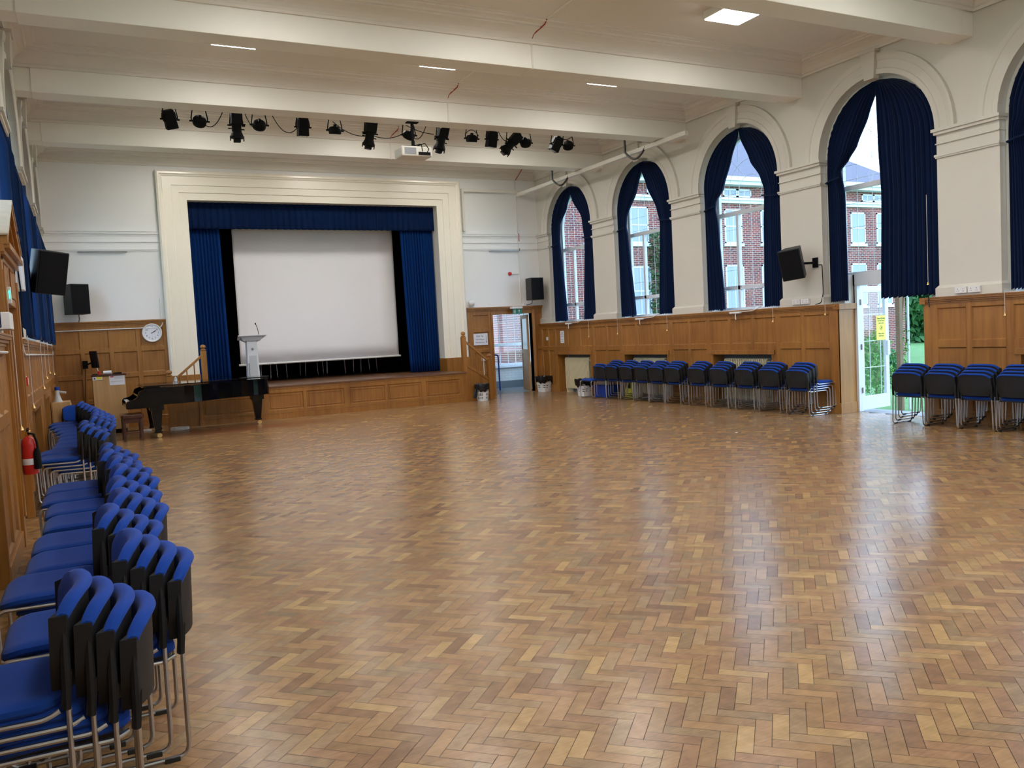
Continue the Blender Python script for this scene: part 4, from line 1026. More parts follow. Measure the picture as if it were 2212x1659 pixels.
mm = MB(); mm.tube([(.05,-.05,.19),(.15,-.15,.22),(.20,-.185,.12),(.16,-.19,.05)], .008, 6); mm.tube([(.0,-.03,.2),(.08,-.16,.2),(.09,-.185,.08)], .008, 6); build(mm, 'cable', M['black'], r, smooth=True)

# ------------------------------------------------------------------ trunking, conduits, red cables
def trunk(mb, label, name='cable_trunking', cat='trunking', m='fitting', group=None, **k): return tag(build(mb, name, M[m], bevel=.003, **k), label, cat, group)
tr = MB(); tr.box((8.66,YE-.10,5.12),(10.24,YE-.0,5.20)); trunk(tr, 'white cable trunking across the end wall right of the stage opening')
tr = MB(); tr.box((8.60,YE-.10,4.14),(8.66,YE-.0,5.19)); trunk(tr, 'white vertical trunking beside the right edge of the proscenium')
tr = MB(); tr.box((10.16,12.45,5.045),(10.24,YE-.02,5.125)); trunk(tr, 'long white cable trunking slung below the beams along the right wall')
for i, (y, wh) in enumerate(((16.9,'farther from the camera'),(13.95,'nearer the camera'))):
    u = [(10.10+.13*math.cos(a)+.06*0, y+.22*math.cos(a), 5.08+.16*math.sin(a)) for a in [PI+PI*t/10 for t in range(11)]]
    u = [(10.03, y-.0+.22*-1, 5.34)]+[(10.03+.0, q[1], q[2]) for q in u]
    u = [(10.02, y+.23, 5.33),(10.02, y+.23, 5.08)]+[(10.02+.16*t/10, y+.23-.46*t/10, 5.08-.17*math.sin(PI*t/10)) for t in range(1,11)]+[(10.18, y-.23, 5.12)]
    tag(build(MB().tube(u, .022, 8), 'flexible_conduit', M['blackp'], smooth=True), 'black flexible conduit loop hanging by the trunking, %s' % wh, 'conduit')
for i, y in enumerate(BY):
    yf = y-.185; w = {6:'on the beam nearest the stage', 5:'on the beam carrying the projector', 4:'on the beam third from the stage'}.get(i)
    if not w: continue
    tag(build(MB().tube([(5.80,yf-.30,ZC-.01),(5.80,yf-.24,ZC-.06),(5.72,yf-.06,ZC-.14),(5.71,yf-.012,ZC-.20)], .010, 6), 'red_cable', M['redcable'], smooth=True), 'short red fire cable bending over the cornice %s' % w, 'cable')
    c_ = MB(); c_.box((5.70,yf-.014,ZB-.012),(5.725,yf,ZC-.18)); c_.box((5.70,yf-.014,ZB-.014),(5.725,yf+.36,ZB)); trunk(c_, 'thin white conduit running down the beam face %s' % w, 'conduit', 'conduit')
    c_ = MB(); c_.box((5.79,y+.5 if i < 6 else y+.5,ZC-.012),(5.81,(BY[i+1]-.5) if i < 6 else YE-.34,ZC)); trunk(c_, 'thin white conduit along the ceiling behind the beam %s' % w[3:], 'conduit', 'conduit')
c_ = MB(); c_.box((5.79,BY[3]+.5,ZC-.012),(5.81,BY[4]-.5,ZC)); trunk(c_, 'thin white conduit along the ceiling at the top of the photo', 'conduit', 'conduit')
tag(build(MB().tube([(10.22,YE-.32,ZC-.02),(10.2,YE-.12,ZC-.16),(10.16,YE-.02,ZC-.26)], .010, 6), 'red_cable', M['redcable'], smooth=True), 'short red cable at the cornice above the exit door', 'cable')
c_ = MB(); c_.box((10.14,YE-.018,2.3),(10.165,YE,ZC-.26)); trunk(c_, 'thin white conduit down the end wall above the exit door', 'conduit', 'conduit')
c_ = MB(); c_.box((9.9,YE-.018,3.06),(10.14,YE,3.085)); trunk(c_, 'short white conduit leading to the red alarm sounder', 'conduit', 'conduit')
r = thing('fire_alarm_sounder', 'small red alarm sounder on the end wall above the exit door', 'alarm', (9.86, YE-.0, 3.075)); build(MB().lathe([(.045,0),(.05,-.03),(.04,-.07),(.0,-.08)], n=16, axis='y'), 'dome', M['red'], r, smooth=True); build(MB().lathe([(.048,.0),(.055,-.002),(.055,-.02),(.048,-.021)], n=16, axis='y'), 'base', M['white'], r)
for z0,z1,w in ((3.90,4.10,'upper'),(3.66,3.72,'lower')): tag(build(MB().cyl((10.152,YE-.075,z0),(10.152,YE-.075,z1),.010,6), 'red_cable', M['redcable'], smooth=True), '%s short red cable section crossing the band moulding beside the corner' % w, 'cable')
r = thing('security_camera', 'white dome camera above the panelling right of the stage', 'camera', (8.72, YE-.08, 2.37)); build(MB().lathe([(.0,-.09),(.05,-.075),(.075,-.03),(.08,0),(.07,.03),(.0,.06)], n=18), 'dome', M['white'], r, smooth=True); build(MB().box((-.03,.02,-.12),(.03,.075,-.02)), 'bracket', M['white'], r)
for x0, x1, w in ((.015,.935,'left'),(9.30,10.15,'right')):
    r = thing('picture_rail', 'slim grey metal hanging strip on the end wall %s of the stage' % w, 'rail', (0,YE,0)); build(MB().box((x0,-.05,3.645),(x1,-.03,3.672)), 'strip', M['grey'], r); b_ = MB(); b_.box((x0+.05,-.03,3.65),(x0+.08,0,3.67)); b_.box((x1-.08,-.03,3.65),(x1-.05,0,3.67)); build(b_, 'fixing', M['grey'], r)
tag(build(MB().tube(fillet([(XL+.03,YE-.035,1.70),(XL+.03,YE-.04,2.06),(1.13,YE-.04,2.065),(1.47,YE-.04,2.06),(1.52,YE-.04,2.15),(1.49,YE-.02,2.3),(1.50,YE-.02,2.67)], .04), .011, 6), 'white_cable', M['white'], smooth=True), 'white surface cable along the panelling from the corner to the clock', 'cable')
tag(build(MB().tube(fillet([(XL+.04,9.7,1.78),(XL+.05,9.85,1.62),(XL+.04,10.2,1.60),(XL+.04,18.9,1.60),(XL+.03,YE-.05,1.62),(XL+.03,YE-.035,1.70)], .05), .011, 6), 'white_cable', M['white'], smooth=True), 'white surface cable below the sill of the left wall', 'cable')
tag(build(MB().tube([(XL+.04,YN+1,1.62),(XL+.04,7.9,1.62)], .011, 6), 'white_cable', M['white'], smooth=True), 'white surface cable on the left wall before the pedimented door', 'cable')

# ------------------------------------------------------------------ exit sign, notices, switches on the end wall
r = thing('exit_sign', 'green exit sign with running figure and arrow hanging over the open door', 'sign', (9.93, YE-.20, 2.035))
build(MB().box((-.135,-.004,0),(.135,.004,.135)), 'green_plate', M['green'], r); build(MB().box((-.15,-.03,.135),(.15,.105,.19)), 'lamp_housing', M['white'], r, bevel=.006)
g = MB(); g.box((-.105,-.006,.02),(-.10,-.004,.115)); g.box((-.105,-.006,.11),(-.05,-.004,.115)); g.box((-.055,-.006,.02),(-.05,-.004,.115)); g.box((-.105,-.006,.02),(-.05,-.004,.025)); g.lathe([(.008,-.006),(.008,-.0045)], c=(-.075,0,.095), n=10, axis='y')
g.add([(-.085,-.006,.085),(-.065,-.006,.085),(-.068,-.006,.055),(-.085,-.006,.055)], [(0,1,2,3)]); g.add([(-.085,-.006,.055),(-.075,-.006,.055),(-.09,-.006,.03),(-.097,-.006,.03)], [(0,1,2,3)]); g.add([(-.075,-.006,.055),(-.068,-.006,.055),(-.06,-.006,.03),(-.068,-.006,.03)], [(0,1,2,3)])
build(g, 'running_figure', M['white'], r, recalc=False)
g = MB().add([(.05,-.006,.03),(.06,-.006,.03),(.06,-.006,.085),(.05,-.006,.085)], [(0,1,2,3)]); g.add([(.028,-.006,.075),(.055,-.006,.112),(.082,-.006,.075),(.072,-.006,.068),(.055,-.006,.09),(.038,-.006,.068)], [(0,1,4,5),(1,2,3,4)]); build(g, 'arrow', M['white'], r, recalc=False)
r = thing('exit_notice', 'white notice reading Exit Via on the panelling beside the exit door', 'notice', (8.935, YE-.035, 1.437))
build(MB().box((-.195,-.002,-.145),(.195,.002,.145)), 'paper', M['paper'], r)
text('Exit Via', .062, (-.02,-.0035,.062), (PI/2,0,0), r, M['ink']); text('Tech Wing or', .042, (-.02,-.0035,-.015), (PI/2,0,0), r, M['ink']); text('Main Entrance', .042, (-.02,-.0035,-.09), (PI/2,0,0), r, M['ink'])
g = MB(); g.box((.150,-.004,-.06),(.157,-.0025,.105)); g.add([(.138,-.004,-.06),(.169,-.004,-.06),(.1535,-.004,-.10)], [(0,2,1)]); build(g, 'arrow', M['ink'], r)
r = thing('light_switch', 'white double socket box low on the panelling beside the exit door', 'socket', (8.98, YE-.035, .93)); build(MB().box((-.06,-.03,-.04),(.06,0,.04)), 'box', M['white'], r, bevel=.004); build(MB().box((-.01,-.012,-.62),(.01,0,-.04)), 'conduit', M['white'], r)
r = thing('junction_box', 'small white box on the cornice above the exit door panelling', 'junction box', (10.20, YE-.10, 2.27)); build(MB().box((-.045,-.03,-.03),(.045,.03,.03)), 'box', M['white'], r, bevel=.006)
r = thing('light_switch', 'white light switch on the right wall panelling near the corner', 'switch', (XR-.026, 18.95, 1.36)); build(MB().box((-.012,-.045,-.045),(0,.045,.045)), 'plate', M['white'], r, bevel=.003); build(MB().box((-.018,-.012,-.018),(-.011,.012,.018)), 'rocker', M['white'], r)
r = thing('notice_sheet', 'narrow white notice with dark lines on the right wall panelling', 'notice', (XR-.007, 18.22, 1.39)); build(MB().box((-.003,-.09,-.15),(0,.09,.15)), 'paper', M['paper'], r)
g = MB()
for z in (.10,.055,.01,-.06,-.11): g.box((-.0045,-.06,z-.012),(-.003,.06,z+.012))
build(g, 'printed_lines', M['lgrey'], r)

# ------------------------------------------------------------------ exit door leaf
dr = thing('door_1', 'x', 'door', (10.44, YE+.17, 0), math.radians(72)); del dr['label'], dr['category']; dr['kind'] = 'structure'
b = MB()
W_ = 1.02
for u0,u1,z0,z1 in ((0,.11,0,2.02),(W_-.11,W_,0,2.02),(.11,W_-.11,0,.22),(.11,W_-.11,.98,1.10),(.11,W_-.11,1.92,2.02)): b.box((u0,0,z0),(u1,.045,z1))
b.box((.11,.012,.22),(W_-.11,.033,.98)); build(b, 'door_leaf', M['door'], dr, bevel=.003)
build(MB().box((.11,.018,1.10),(W_-.11,.026,1.92)), 'pane', M['frost'], dr)
build(MB().tube(fillet([(W_-.06,-.0,1.0),(W_-.06,-.05,1.0),(W_-.06,-.05,1.2),(W_-.06,0,1.2)], .02), .009, 8), 'door_handle', M['brass'], dr, smooth=True)
build(MB().box((W_*.05,-.03,.0),(W_*.16,.0,.05)), 'door_stop', M['blackp'], dr)

# ------------------------------------------------------------------ corridor behind the exit door
cf = MB().box((8.65,YE+.14,-.1),(11.5,22.0,0)); struct(cf, 'floor_corridor', M['corrfloor'])
cw = MB(); cw.box((8.62,21.4,0),(9.95,21.6,2.7)); cw.box((9.95,21.4,0),(11.35,21.6,.62)); cw.box((9.95,21.4,2.45),(11.35,21.6,2.7)); cw.box((11.35,21.4,0),(11.6,21.6,2.7)); cw.box((11.5,YE+.16,0),(11.6,21.4,.7)); cw.box((11.5,YE+.16,2.5),(11.6,21.4,2.7)); cw.box((11.5,YE+.16,.7),(11.6,YE+.3,2.5)); cw.box((8.55,YE+.16,0),(8.65,21.5,2.7))  # unseen opening in the right side wall, added to let daylight in
struct(cw, 'wall_corridor', M['pbrick'])
struct(MB().box((8.6,YE+.16,2.7),(11.6,21.6,2.8)), 'ceiling_corridor', M['upvc'])
struct(MB().box((8.65,21.36,0),(11.5,21.40,.20)), 'baseboard_corridor', M['skirt'])
wr = bpy.data.objects.new('window_17', None); COL.objects.link(wr); wr['kind'] = 'structure'
f = MB()
for x0,x1,z0,z1 in ((9.95,10.03,.62,2.45),(11.27,11.35,.62,2.45),(10.28,10.34,.62,2.45),(9.95,11.35,.62,.70),(9.95,11.35,2.38,2.45),(9.95,11.35,1.19,1.27)): f.box((x0,21.42,z0),(x1,21.5,z1))
f.box((9.9,21.30,.58),(11.4,21.45,.62)); build(f, 'window_frame', M['upvc'], wr, bevel=.004)
f = MB()
for x in (10.55,10.80,11.04): f.box((x-.007,21.45,.66),(x+.007,21.465,2.42))
f.box((10.34,21.45,1.85),(11.3,21.465,1.864)); build(f, 'glazing_bars', M['upvc'], wr)
build(MB().box((9.97,21.455,.64),(11.33,21.459,2.43)), 'pane', M['glass'], wr)
r = thing('stair_rail', 'bright blue tubular handrail in the corridor behind the exit door', 'handrail', (0,0,0)); build(MB().tube(fillet([(9.60,20.6,1.22),(9.88,20.6,1.05),(9.95,20.6,.98),(10.06,20.6,.97),(10.07,20.6,.0)], .05), .022, 8), 'rail', M['blueplastic'], r, smooth=True)
struct(MB().hexa([(9.2,20.7,0),(9.9,20.7,0),(9.9,21.36,0),(9.2,21.36,0),(9.2,20.7,.6),(9.25,20.7,.6),(9.25,21.36,.6),(9.2,21.36,.6)]), 'trim_90', M['skirt'])

# ------------------------------------------------------------------ radiators in the recesses
def radiator(side, c, label):
    P = mp(side); r = thing('radiator', label, 'radiator', P(c, 0, 0), group='cream column radiators')
    s = 1 if side == 'right' else -1
    for k in range(24):
        y = -.54+1.08*k/23; m_ = MB()
        m_.tube(fillet([(s*.05,y,.10),(s*.05,y,.86),(s*.18,y,.86),(s*.18,y,.10)], .03, 3), .0125, 6); build(m_, 'column', M['cream'], r, smooth=True)
    for zz in (.15, .80): build(MB().cyl((s*.115,-.57,zz),(s*.115,.57,zz),.026,10), 'header_pipe', M['cream'], r, smooth=True)
    b = MB().box((min(s*.03,s*.2),-.50,0),(max(s*.03,s*.2),-.46,.12)); b.box((min(s*.03,s*.2),.46,0),(max(s*.03,s*.2),.50,.12)); build(b, 'foot', M['cream'], r)
for c, w in ((17.678,'near the exit door, beside the bins'),(14.72,'behind the middle of the right chair row'),(11.762,'behind the chairs nearest the garden door'),(5.846,'right of the garden door at the photo edge')):
    radiator('right', c, 'cream column radiator in the recess %s' % w)
radiator('left', 5.846, 'cream column radiator in the left wall recess beside the nearest chairs')

# ------------------------------------------------------------------ window winders, pull cords, sockets
def winder(y, wh):
    r = thing('window_winder', 'white window winder box with handle under the %s' % wh, 'window winder', (XR-.082, y, 1.70), group='white window winders')
    build(MB().box((-.045,-.14,-.0),(0,.14,.035)), 'gear_box', M['white'], r, bevel=.006)
    build(MB().tube([(-.03,-.02,0),(-.05,-.03,-.03),(-.05,-.04,-.11)], .010, 6), 'handle', M['white'], r, smooth=True)
    build(MB().tube([(-.03,-.14,.025),(-.03,-.45,.035),(.02,-.62,.10)], .008, 6), 'cable_tube', M['white'], r, smooth=True)
winder(17.72, 'first arched window from the stage end'); winder(14.76, 'second arched window from the stage end'); winder(11.80, 'third arched window from the stage end')
def cord(side, y, z0, z1, wh, d=-.10, dark=False, x=None):
    P = mp(side); p0 = P(y, z1, d if side == 'right' else d); r = thing('pull_cord', 'thin cord with brass knob %s' % wh, 'pull cord', p0, group='curtain pull cords')
    build(MB().cyl((0,0,.0),(0,0,z0-z1),.0035,5), 'cord', M['cloth'], r)
    build(MB().lathe([(.006,.03),(.009,.015),(.020,-.005),(.022,-.012),(.0,-.016)], n=10), 'knob', M['brass'], r, smooth=True)
for y, z, wh in ((16.82,1.38,'right of the first window, by the corner radiator'),(15.62,1.42,'between first and second right-hand windows'),(13.83,1.45,'between second and third right-hand windows'),(10.87,1.53,'below the tilted pier speaker'),(9.72,1.60,'just left of the garden door pilaster'),(6.77,1.47,'right of the garden door beyond the sockets')):
    cord('right', y, 1.79, z, wh)
cord('right', 7.92, 3.2, 1.95, 'before the straight curtain over the garden door', d=-.03)
for y, z, wh in ((12.3,1.17,'by the farther recess of the left wall'),(9.7,1.07,'beside the red call point'),(8.3-.5,1.0,'on the left wall panelling nearest the camera'),(13.4,1.27,'on the left wall, third knob from the corner'),(14.6,1.32,'on the left wall, second knob from the corner'),(16.6,1.26,'on the left wall close to the far corner')):
    cord('left', y, 1.79, z, wh)
for y, wh in ((10.27,'below the tilted speaker'),(7.31,'right of the garden door')):
    r = thing('socket_outlet', 'pair of white double sockets on the pier base %s' % wh, 'socket', (XR-.05, y, 1.83), group='sockets on the pier bases')
    for k in (-.095, .095):
        pl_ = build(MB().box((-.02,k-.085,-.042),(.012,k+.085,.042)), 'socket_plate', M['white'], r, bevel=.004)
        g = MB()
        for q in (-.04, .04):
            g.box((-.0215,k+q-.004,.008),(-.0198,k+q+.004,.02)); g.box((-.0215,k+q-.014,-.016),(-.0198,k+q-.006,-.010)); g.box((-.0215,k+q+.006,-.016),(-.0198,k+q+.014,-.010))
        build(g, 'pin_holes', M['ink'], pl_)
tag(build(MB().tube([(10.66,7.88,1.80),(10.635,7.87,1.72),(10.64,7.865,1.62)], .006, 6), 'loose_cable', M['black'], smooth=True), 'short black loose cable over the panelling right of the garden door', 'cable')

# ------------------------------------------------------------------ garden door leaf
gd = bpy.data.objects.new('door_2', None); COL.objects.link(gd); gd['kind'] = 'structure'; gd.location = (XR+.40, 9.46, 0); gd.rotation_euler = (0,0,math.radians(8))
W_, H_ = .80, 2.02; b = MB()
for u0,u1,z0,z1 in ((0,.085,.02,H_),(W_-.095,W_,.02,H_),(.085,W_-.095,.02,.24),(.085,W_-.095,H_-.10,H_)): b.box((u0,0,z0),(u1,.05,z1))
build(b, 'door_leaf', M['upvc'], gd, bevel=.004)
b = MB()
for x in (.27,.58): b.cyl((x,.02,.24),(x,.02,H_-.1),.006,6)
for z in (.70,1.13,1.56): b.cyl((.085,.02,z),(W_-.095,.02,z),.006,6)
build(b, 'glazing_bars', M['upvc'], gd)
build(MB().box((.08,.022,.22),(W_-.09,.027,H_-.09)), 'pane', M['glass'], gd)
build(MB().box((W_-.085,-.03,.88),(W_-.015,0,1.12)), 'lock_plate', M['upvc'], gd, bevel=.004)
b = MB()
for z in (.3,1.0,1.72): b.cyl((.0,-.012,z),(.0,-.012,z+.09),.012,8)
build(b, 'hinge', M['grey'], gd)
y0_ = 9.46+math.sin(math.radians(8))*.5
r = thing('warning_notice', 'yellow pigeon warning notice taped on the open glass garden door', 'notice', (XR+.40+.56, 9.46+.56*math.sin(math.radians(8))-.004, 1.335), math.radians(8))
build(MB().box((-.135,-.003,-.20),(.135,.0,.20)), 'paper', M['yellow'], r)
text('Pigeon Warning!', .034, (0,-.0045,.145), (PI/2,0,0), r, M['ink']); text('DO NOT leave', .032, (0,-.0045,.105), (PI/2,0,0), r, M['ink']); text('doors open', .032, (0,-.0045,.067), (PI/2,0,0), r, M['ink'])
text('Please close', .032, (0,-.0045,-.105), (PI/2,0,0), r, M['ink']); text('behind you', .032, (0,-.0045,-.142), (PI/2,0,0), r, M['ink'])
ring = [(.036*math.cos(a), -.0045, .0+.036*math.sin(a)) for a in [2*PI*k/28 for k in range(28)]]
g = MB().tube(ring, .0022, 5, closed=True); g.add([(-.018,-.0045,-.018),(-.006,-.0045,-.022),(.012,-.0045,-.002),(.016,-.0045,.016),(.010,-.0045,.024),(.002,-.0045,.020),(-.002,-.0045,.008)], [tuple(range(7))]); g.tube([(-.003,-.0045,-.018),(-.003,-.0045,-.028)], .0015, 4)
build(g, 'pigeon_symbol', M['ink'], r, recalc=False)

# ------------------------------------------------------------------ bins and odds at the right corner
def bin_(label, loc, kind, rz=0, seed=1, s=1.):
    r = thing('waste_bin', label, 'bin', loc, rz, group='white waste bins with black liners')
    n = 28; R0, R1, H = .125*s, .165*s, .37
    def rad(a, t):
        q = R0+(R1-R0)*t
        return q if kind == 'basket' else q*1.02/max(abs(math.cos(a)), abs(math.sin(a)))**.72
    m_ = MB(); N = 48; nz = 24
    def hole(i, j):
        z = (j+.5)/nz; a = (i+.5)/N
        if kind == 'basket': return (i % 2 == 0) and (i//2) % 6 < 4 and (2 <= j < 6 or 8 <= j < 12 or 14 <= j < 18)
        f = (i-3) % 12
        return (f in (1,2,3,5,6,7) and j in (7,10,16,19))
    pts = [[(rad(2*PI*i/N,j/nz)*math.cos(2*PI*i/N), rad(2*PI*i/N,j/nz)*math.sin(2*PI*i/N), H*j/nz) for j in range(nz+1)] for i in range(N)]
    m_.v = [p for c_ in pts for p in c_]
    for i in range(N):
        for j in range(nz):
            if hole(i, j): continue
            a = i*(nz+1)+j; b_ = ((i+1) % N)*(nz+1)+j; m_.f.append((a, b_, b_+1, a+1))
    m_.f.append(tuple(i*(nz+1) for i in reversed(range(N))))
    o = build(m_, 'body', M['binw'], r); o.modifiers.new('t','SOLIDIFY').thickness = .004
    lin = MB(); rr = random.Random(seed); k = 40
    prof = [(.90,.06),(.92,.30),(1.0,.385),(1.06,.40),(1.10,.37),(1.13,.30),(1.12,.245)]
    ph = [rr.uniform(0,6) for _ in range(4)]
    for i in range(k):
        a = 2*PI*i/k
        for q, (f, z) in enumerate(prof):
            w = 1+.03*math.sin(5*a+ph[0])+.025*math.sin(11*a+ph[1]+q); zz = z+(.03*math.sin(3*a+ph[2])+.018*math.sin(9*a+ph[3]) if q > 4 else .008*math.sin(7*a+q))
            R = rad(a, min(1, z/H)); lin.v.append((R*f*w*math.cos(a), R*f*w*math.sin(a), zz))
    n_ = len(prof)
    for i in range(k):
        for q in range(n_-1): lin.f.append((i*n_+q, ((i+1)%k)*n_+q, ((i+1)%k)*n_+q+1, i*n_+q+1))
    build(lin, 'bin_liner', M['bag'], r, smooth=True)
    if kind == 'basket' :
        fl = MB().grid(lambda u, v: (-.165-.05*u-.01*math.sin(8*v), -.07+.12*v+.02*u, .30-.22*u), 6, 6); o = build(fl, 'liner_tail', M['bag'], r, smooth=True, recalc=False)
    return r
bin_('white basket bin with slotted sides and black liner beside the stage stairs', (8.27, 17.88, 0), 'basket', .2, 1)
bin_('white square-slotted bin with black liner beside the open exit door', (10.53, 18.93, 0), 'square', .35, 2, 1.0)
bin_('white bin with sagging black liner in front of the corner radiator', (10.38, 16.72, 0), 'square', .1, 3, .95)
b = thing('blue_crate', 'blue plastic box behind the single chair, left end of the right row', 'box', (10.50, 15.98, 0))
build(MB().hexa([(-.17,-.22,0),(.17,-.22,0),(.17,.22,0),(-.17,.22,0),(-.20,-.25,.27),(.20,-.25,.27),(.20,.25,.27),(-.20,.25,.27)]), 'body', M['blueplastic'], b, bevel=.01); build(MB().box((-.21,-.26,.25),(.21,.26,.275)), 'rim', M['blueplastic'], b, bevel=.008)
rr = random.Random(5); m_ = MB().lathe([(.12,.28),(.17,.32),(.18,.42),(.15,.52),(.09,.60),(.02,.63)], n=22)
m_.v = [(x*(1+.18*math.sin(5*math.atan2(y,x)+z*9)), y*(1+.18*math.sin(5*math.atan2(y,x)+z*9)), z) for x,y,z in m_.v]
o = build(m_, 'cloth_bag', M['cloth'], smooth=True); o.location = (10.47,15.98,0); tag(o, 'off-white cloth bag slumped on the blue box by the corner radiator', 'bag')
y = thing('wet_floor_sign', 'yellow folding wet floor sign against the panelling behind the chair stacks', 'floor sign', (10.60, 15.18, 0))
build(MB().hexa([(-.06,-.15,0),(-.045,-.15,0),(-.045,.15,0),(-.06,.15,0),(.045,-.11,.60),(.06,-.11,.60),(.06,.11,.60),(.045,.11,.60)]), 'front_board', M['yellow'], y, bevel=.004)
build(MB().hexa([(.09,-.15,0),(.105,-.15,0),(.105,.15,0),(.09,.15,0),(.06,-.11,.60),(.075,-.11,.60),(.075,.11,.60),(.06,.11,.60)]), 'rear_board', M['yellow'], y, bevel=.004)
g = MB().add([(-.047,.06,.22),(-.047,-.06,.22),(-.018,0,.34)], [(0,1,2)]); build(g, 'warning_triangle', M['ink'], y, recalc=False)
o = build(MB().box((0,0,0),(.035,.02,.004)), 'paper_scrap', M['paper']); o.location = (8.06, 9.02, .001); tag(o, 'tiny white scrap of paper lying on the open wood floor', 'scrap')

# ------------------------------------------------------------------ left wall: pedimented door, speaker plate, call point, extinguisher
P = mp('left')
d3 = bpy.data.objects.new('door_3', None); COL.objects.link(d3); d3['kind'] = 'structure'
b = MB(); panelling(b, P, [(8.08,.06),(8.77,.08),(9.46,.06)], [(0,.22),(.95,1.10),(1.95,2.05)], d=.27); 
b = MB(); Pd = lambda u, z, d: P(u, z, .34+d); panelling(b, Pd, [(8.08,.10),(8.77,.09),(9.46,.10)], [(0,.22),(.95,1.10),(1.95,2.05)], d=-.03)
build(b, 'door_leaf', M['oak'], d3)
b = MB()
for a_, b_ in ((7.98,8.14),(9.40,9.56)): wbox(b, P, a_, b_, 0, 2.48, -.05, .02); wbox(b, P, a_+.03, b_-.03, .25, 2.3, -.065, .0)
wbox(b, P, 8.08, 9.46, 2.05, 2.48, -.04, .36); 
for a_ in (8.20, 8.86): cell(b, P, a_, a_+.50, 2.12, 2.42, -.05, -.03)
build(b, 'door_case', M['oak'], d3, bevel=.004)
# triangular pediment
b = MB(); yc = 8.77; ap = 2.90; e0, e1, ez = 7.96, 9.58, 2.50
for ya, yb_, za, zb_ in ((e0, yc, ez, ap), (yc, e1, ap, ez)):
    for dd, dz0, dz1 in ((-.11,-.0,.07),(-.08,-.06,.0),(-.05,-.10,-.06)):
        b.hexa([P(ya,za+dz0,dd),P(yb_,zb_+dz0,dd),P(yb_,zb_+dz0,.0),P(ya,za+dz0,.0),P(ya,za+dz1,dd),P(yb_,zb_+dz1,dd),P(yb_,zb_+dz1,.0),P(ya,za+dz1,.0)])
for dd, z0, z1 in ((-.12,2.47,2.52),(-.08,2.42,2.47),(-.05,2.38,2.42)): wbox(b, P, e0+.02, e1-.02, z0, z1, dd, 0)
b.add([P(e0+.1,2.5,-.045),P(e1-.1,2.5,-.045),P(yc,ap-.08,-.045)], [(0,1,2)])
build(b, 'pediment', M['oak'], d3, bevel=.003)
b = MB()
for ya, yb_, za, zb_ in ((e0-.03, yc, ez+.07, ap+.07), (yc, e1+.03, ap+.07, ez+.07)):
    b.hexa([P(ya,za,-.12),P(yb_,zb_,-.12),P(yb_,zb_,.0),P(ya,za,.0),P(ya,za+.015,-.12),P(yb_,zb_+.015,-.12),P(yb_,zb_+.015,.0),P(ya,za+.015,.0)])
build(b, 'pediment_capping', M['dust'], d3)
build(MB().tube([P(8.35,2.84,-.03),P(8.35,2.90,-.03),P(8.42,2.93,-.03),P(8.46,2.89,-.03)], .008, 6), 'hook', M['white'], d3)
r = thing('exit_sign', 'small lit green exit sign on the door case of the left wall', 'sign', P(8.22, 2.10, -.07)); build(MB().box((-.015,-.03,-.07),(.015,.03,.07)), 'housing', M['white'], r, bevel=.004)
M['greenlit'] = mat('lit_green_sign', (.05,.5,.3), .4, emit=((.05,1,.5), 1.2))
g = MB().add([(-.0,-.0315,-.03),(.008,-.0315,-.03),(.008,-.0315,.02),(.014,-.0315,.02),(.004,-.0315,.045),(-.006,-.0315,.02),(0,-.0315,.02)], [tuple(range(7))]); build(g, 'green_arrow', M['greenlit'], r, recalc=False)
r = thing('control_box', 'white electrical box on the left pier beside the pediment', 'electrical box', P(9.90, 2.42, -.0)); build(MB().box((0,-.03,-.16),(.10,.22,.18)), 'casing', M['white'], r, bevel=.006)
r = thing('control_box', 'grey-white junction box on the sill of the nearest left pier', 'electrical box', P(7.45, 1.85, -.03)); build(MB().box((0,-.12,-.06),(.09,.18,.07)), 'casing', M['white'], r, bevel=.008)
tag(build(MB().box(P(9.84,1.93,-.04), P(9.87,2.9,-.0)), 'cable_trunking', M['white']), 'slim white vertical trunking on the edge of the left pier', 'trunking')
tag(build(MB().tube(fillet([P(9.87,2.60,-.05),P(9.86,2.2,-.07),P(9.85,1.95,-.05),P(9.9,1.78,-.05)], .05), .007, 6), 'black_cable', M['black'], smooth=True), 'black cable running down the left pier to the sill', 'cable')
r = thing('fire_call_point', 'red fire alarm call point on the oak beside the left-hand door', 'call point', P(9.74, 1.33, -.05)); build(MB().box((-.02,-.045,-.045),(.02,.045,.045)), 'box', M['red'], r, bevel=.004); build(MB().box((.0,-.03,-.035),(.023,.03,.035)), 'glass_window', M['white'], r)
r = thing('call_point_notice', 'small white notice plate beside the red call point on the left wall', 'notice', P(9.90, 1.33, -.045)); build(MB().box((-.004,-.05,-.05),(.004,.06,.05)), 'plate', M['paper'], r)
e = thing('fire_extinguisher', 'red fire extinguisher with black horn hanging on the left wall', 'fire extinguisher', (-.475, 8.07, .59)); e.scale = (.85,.85,.85)
build(MB().lathe([(.0,0),(.062,.005),(.068,.03),(.068,.30),(.06,.345),(.03,.375),(.02,.385)], n=24), 'cylinder', M['red'], e, smooth=True)
build(MB().lathe([(.0685,.10),(.0688,.101),(.0688,.16),(.0685,.161)], n=24), 'label_band', M['paper'], e, smooth=True)
build(MB().lathe([(.02,.38),(.026,.39),(.026,.43),(.012,.44)], n=14), 'valve', M['brass'], e, smooth=True)
build(MB().hexa([(-.01,-.06,.43),(.01,-.06,.43),(.01,.05,.44),(-.01,.05,.44),(-.01,-.06,.445),(.01,-.06,.445),(.01,.05,.46),(-.01,.05,.46)]), 'trigger', M['black'], e)
build(MB().tube([(.0,-.02,.41),(.05,-.05,.40),(.072,-.05,.32),(.078,-.045,.22)], .011, 8), 'hose', M['black'], e, smooth=True)
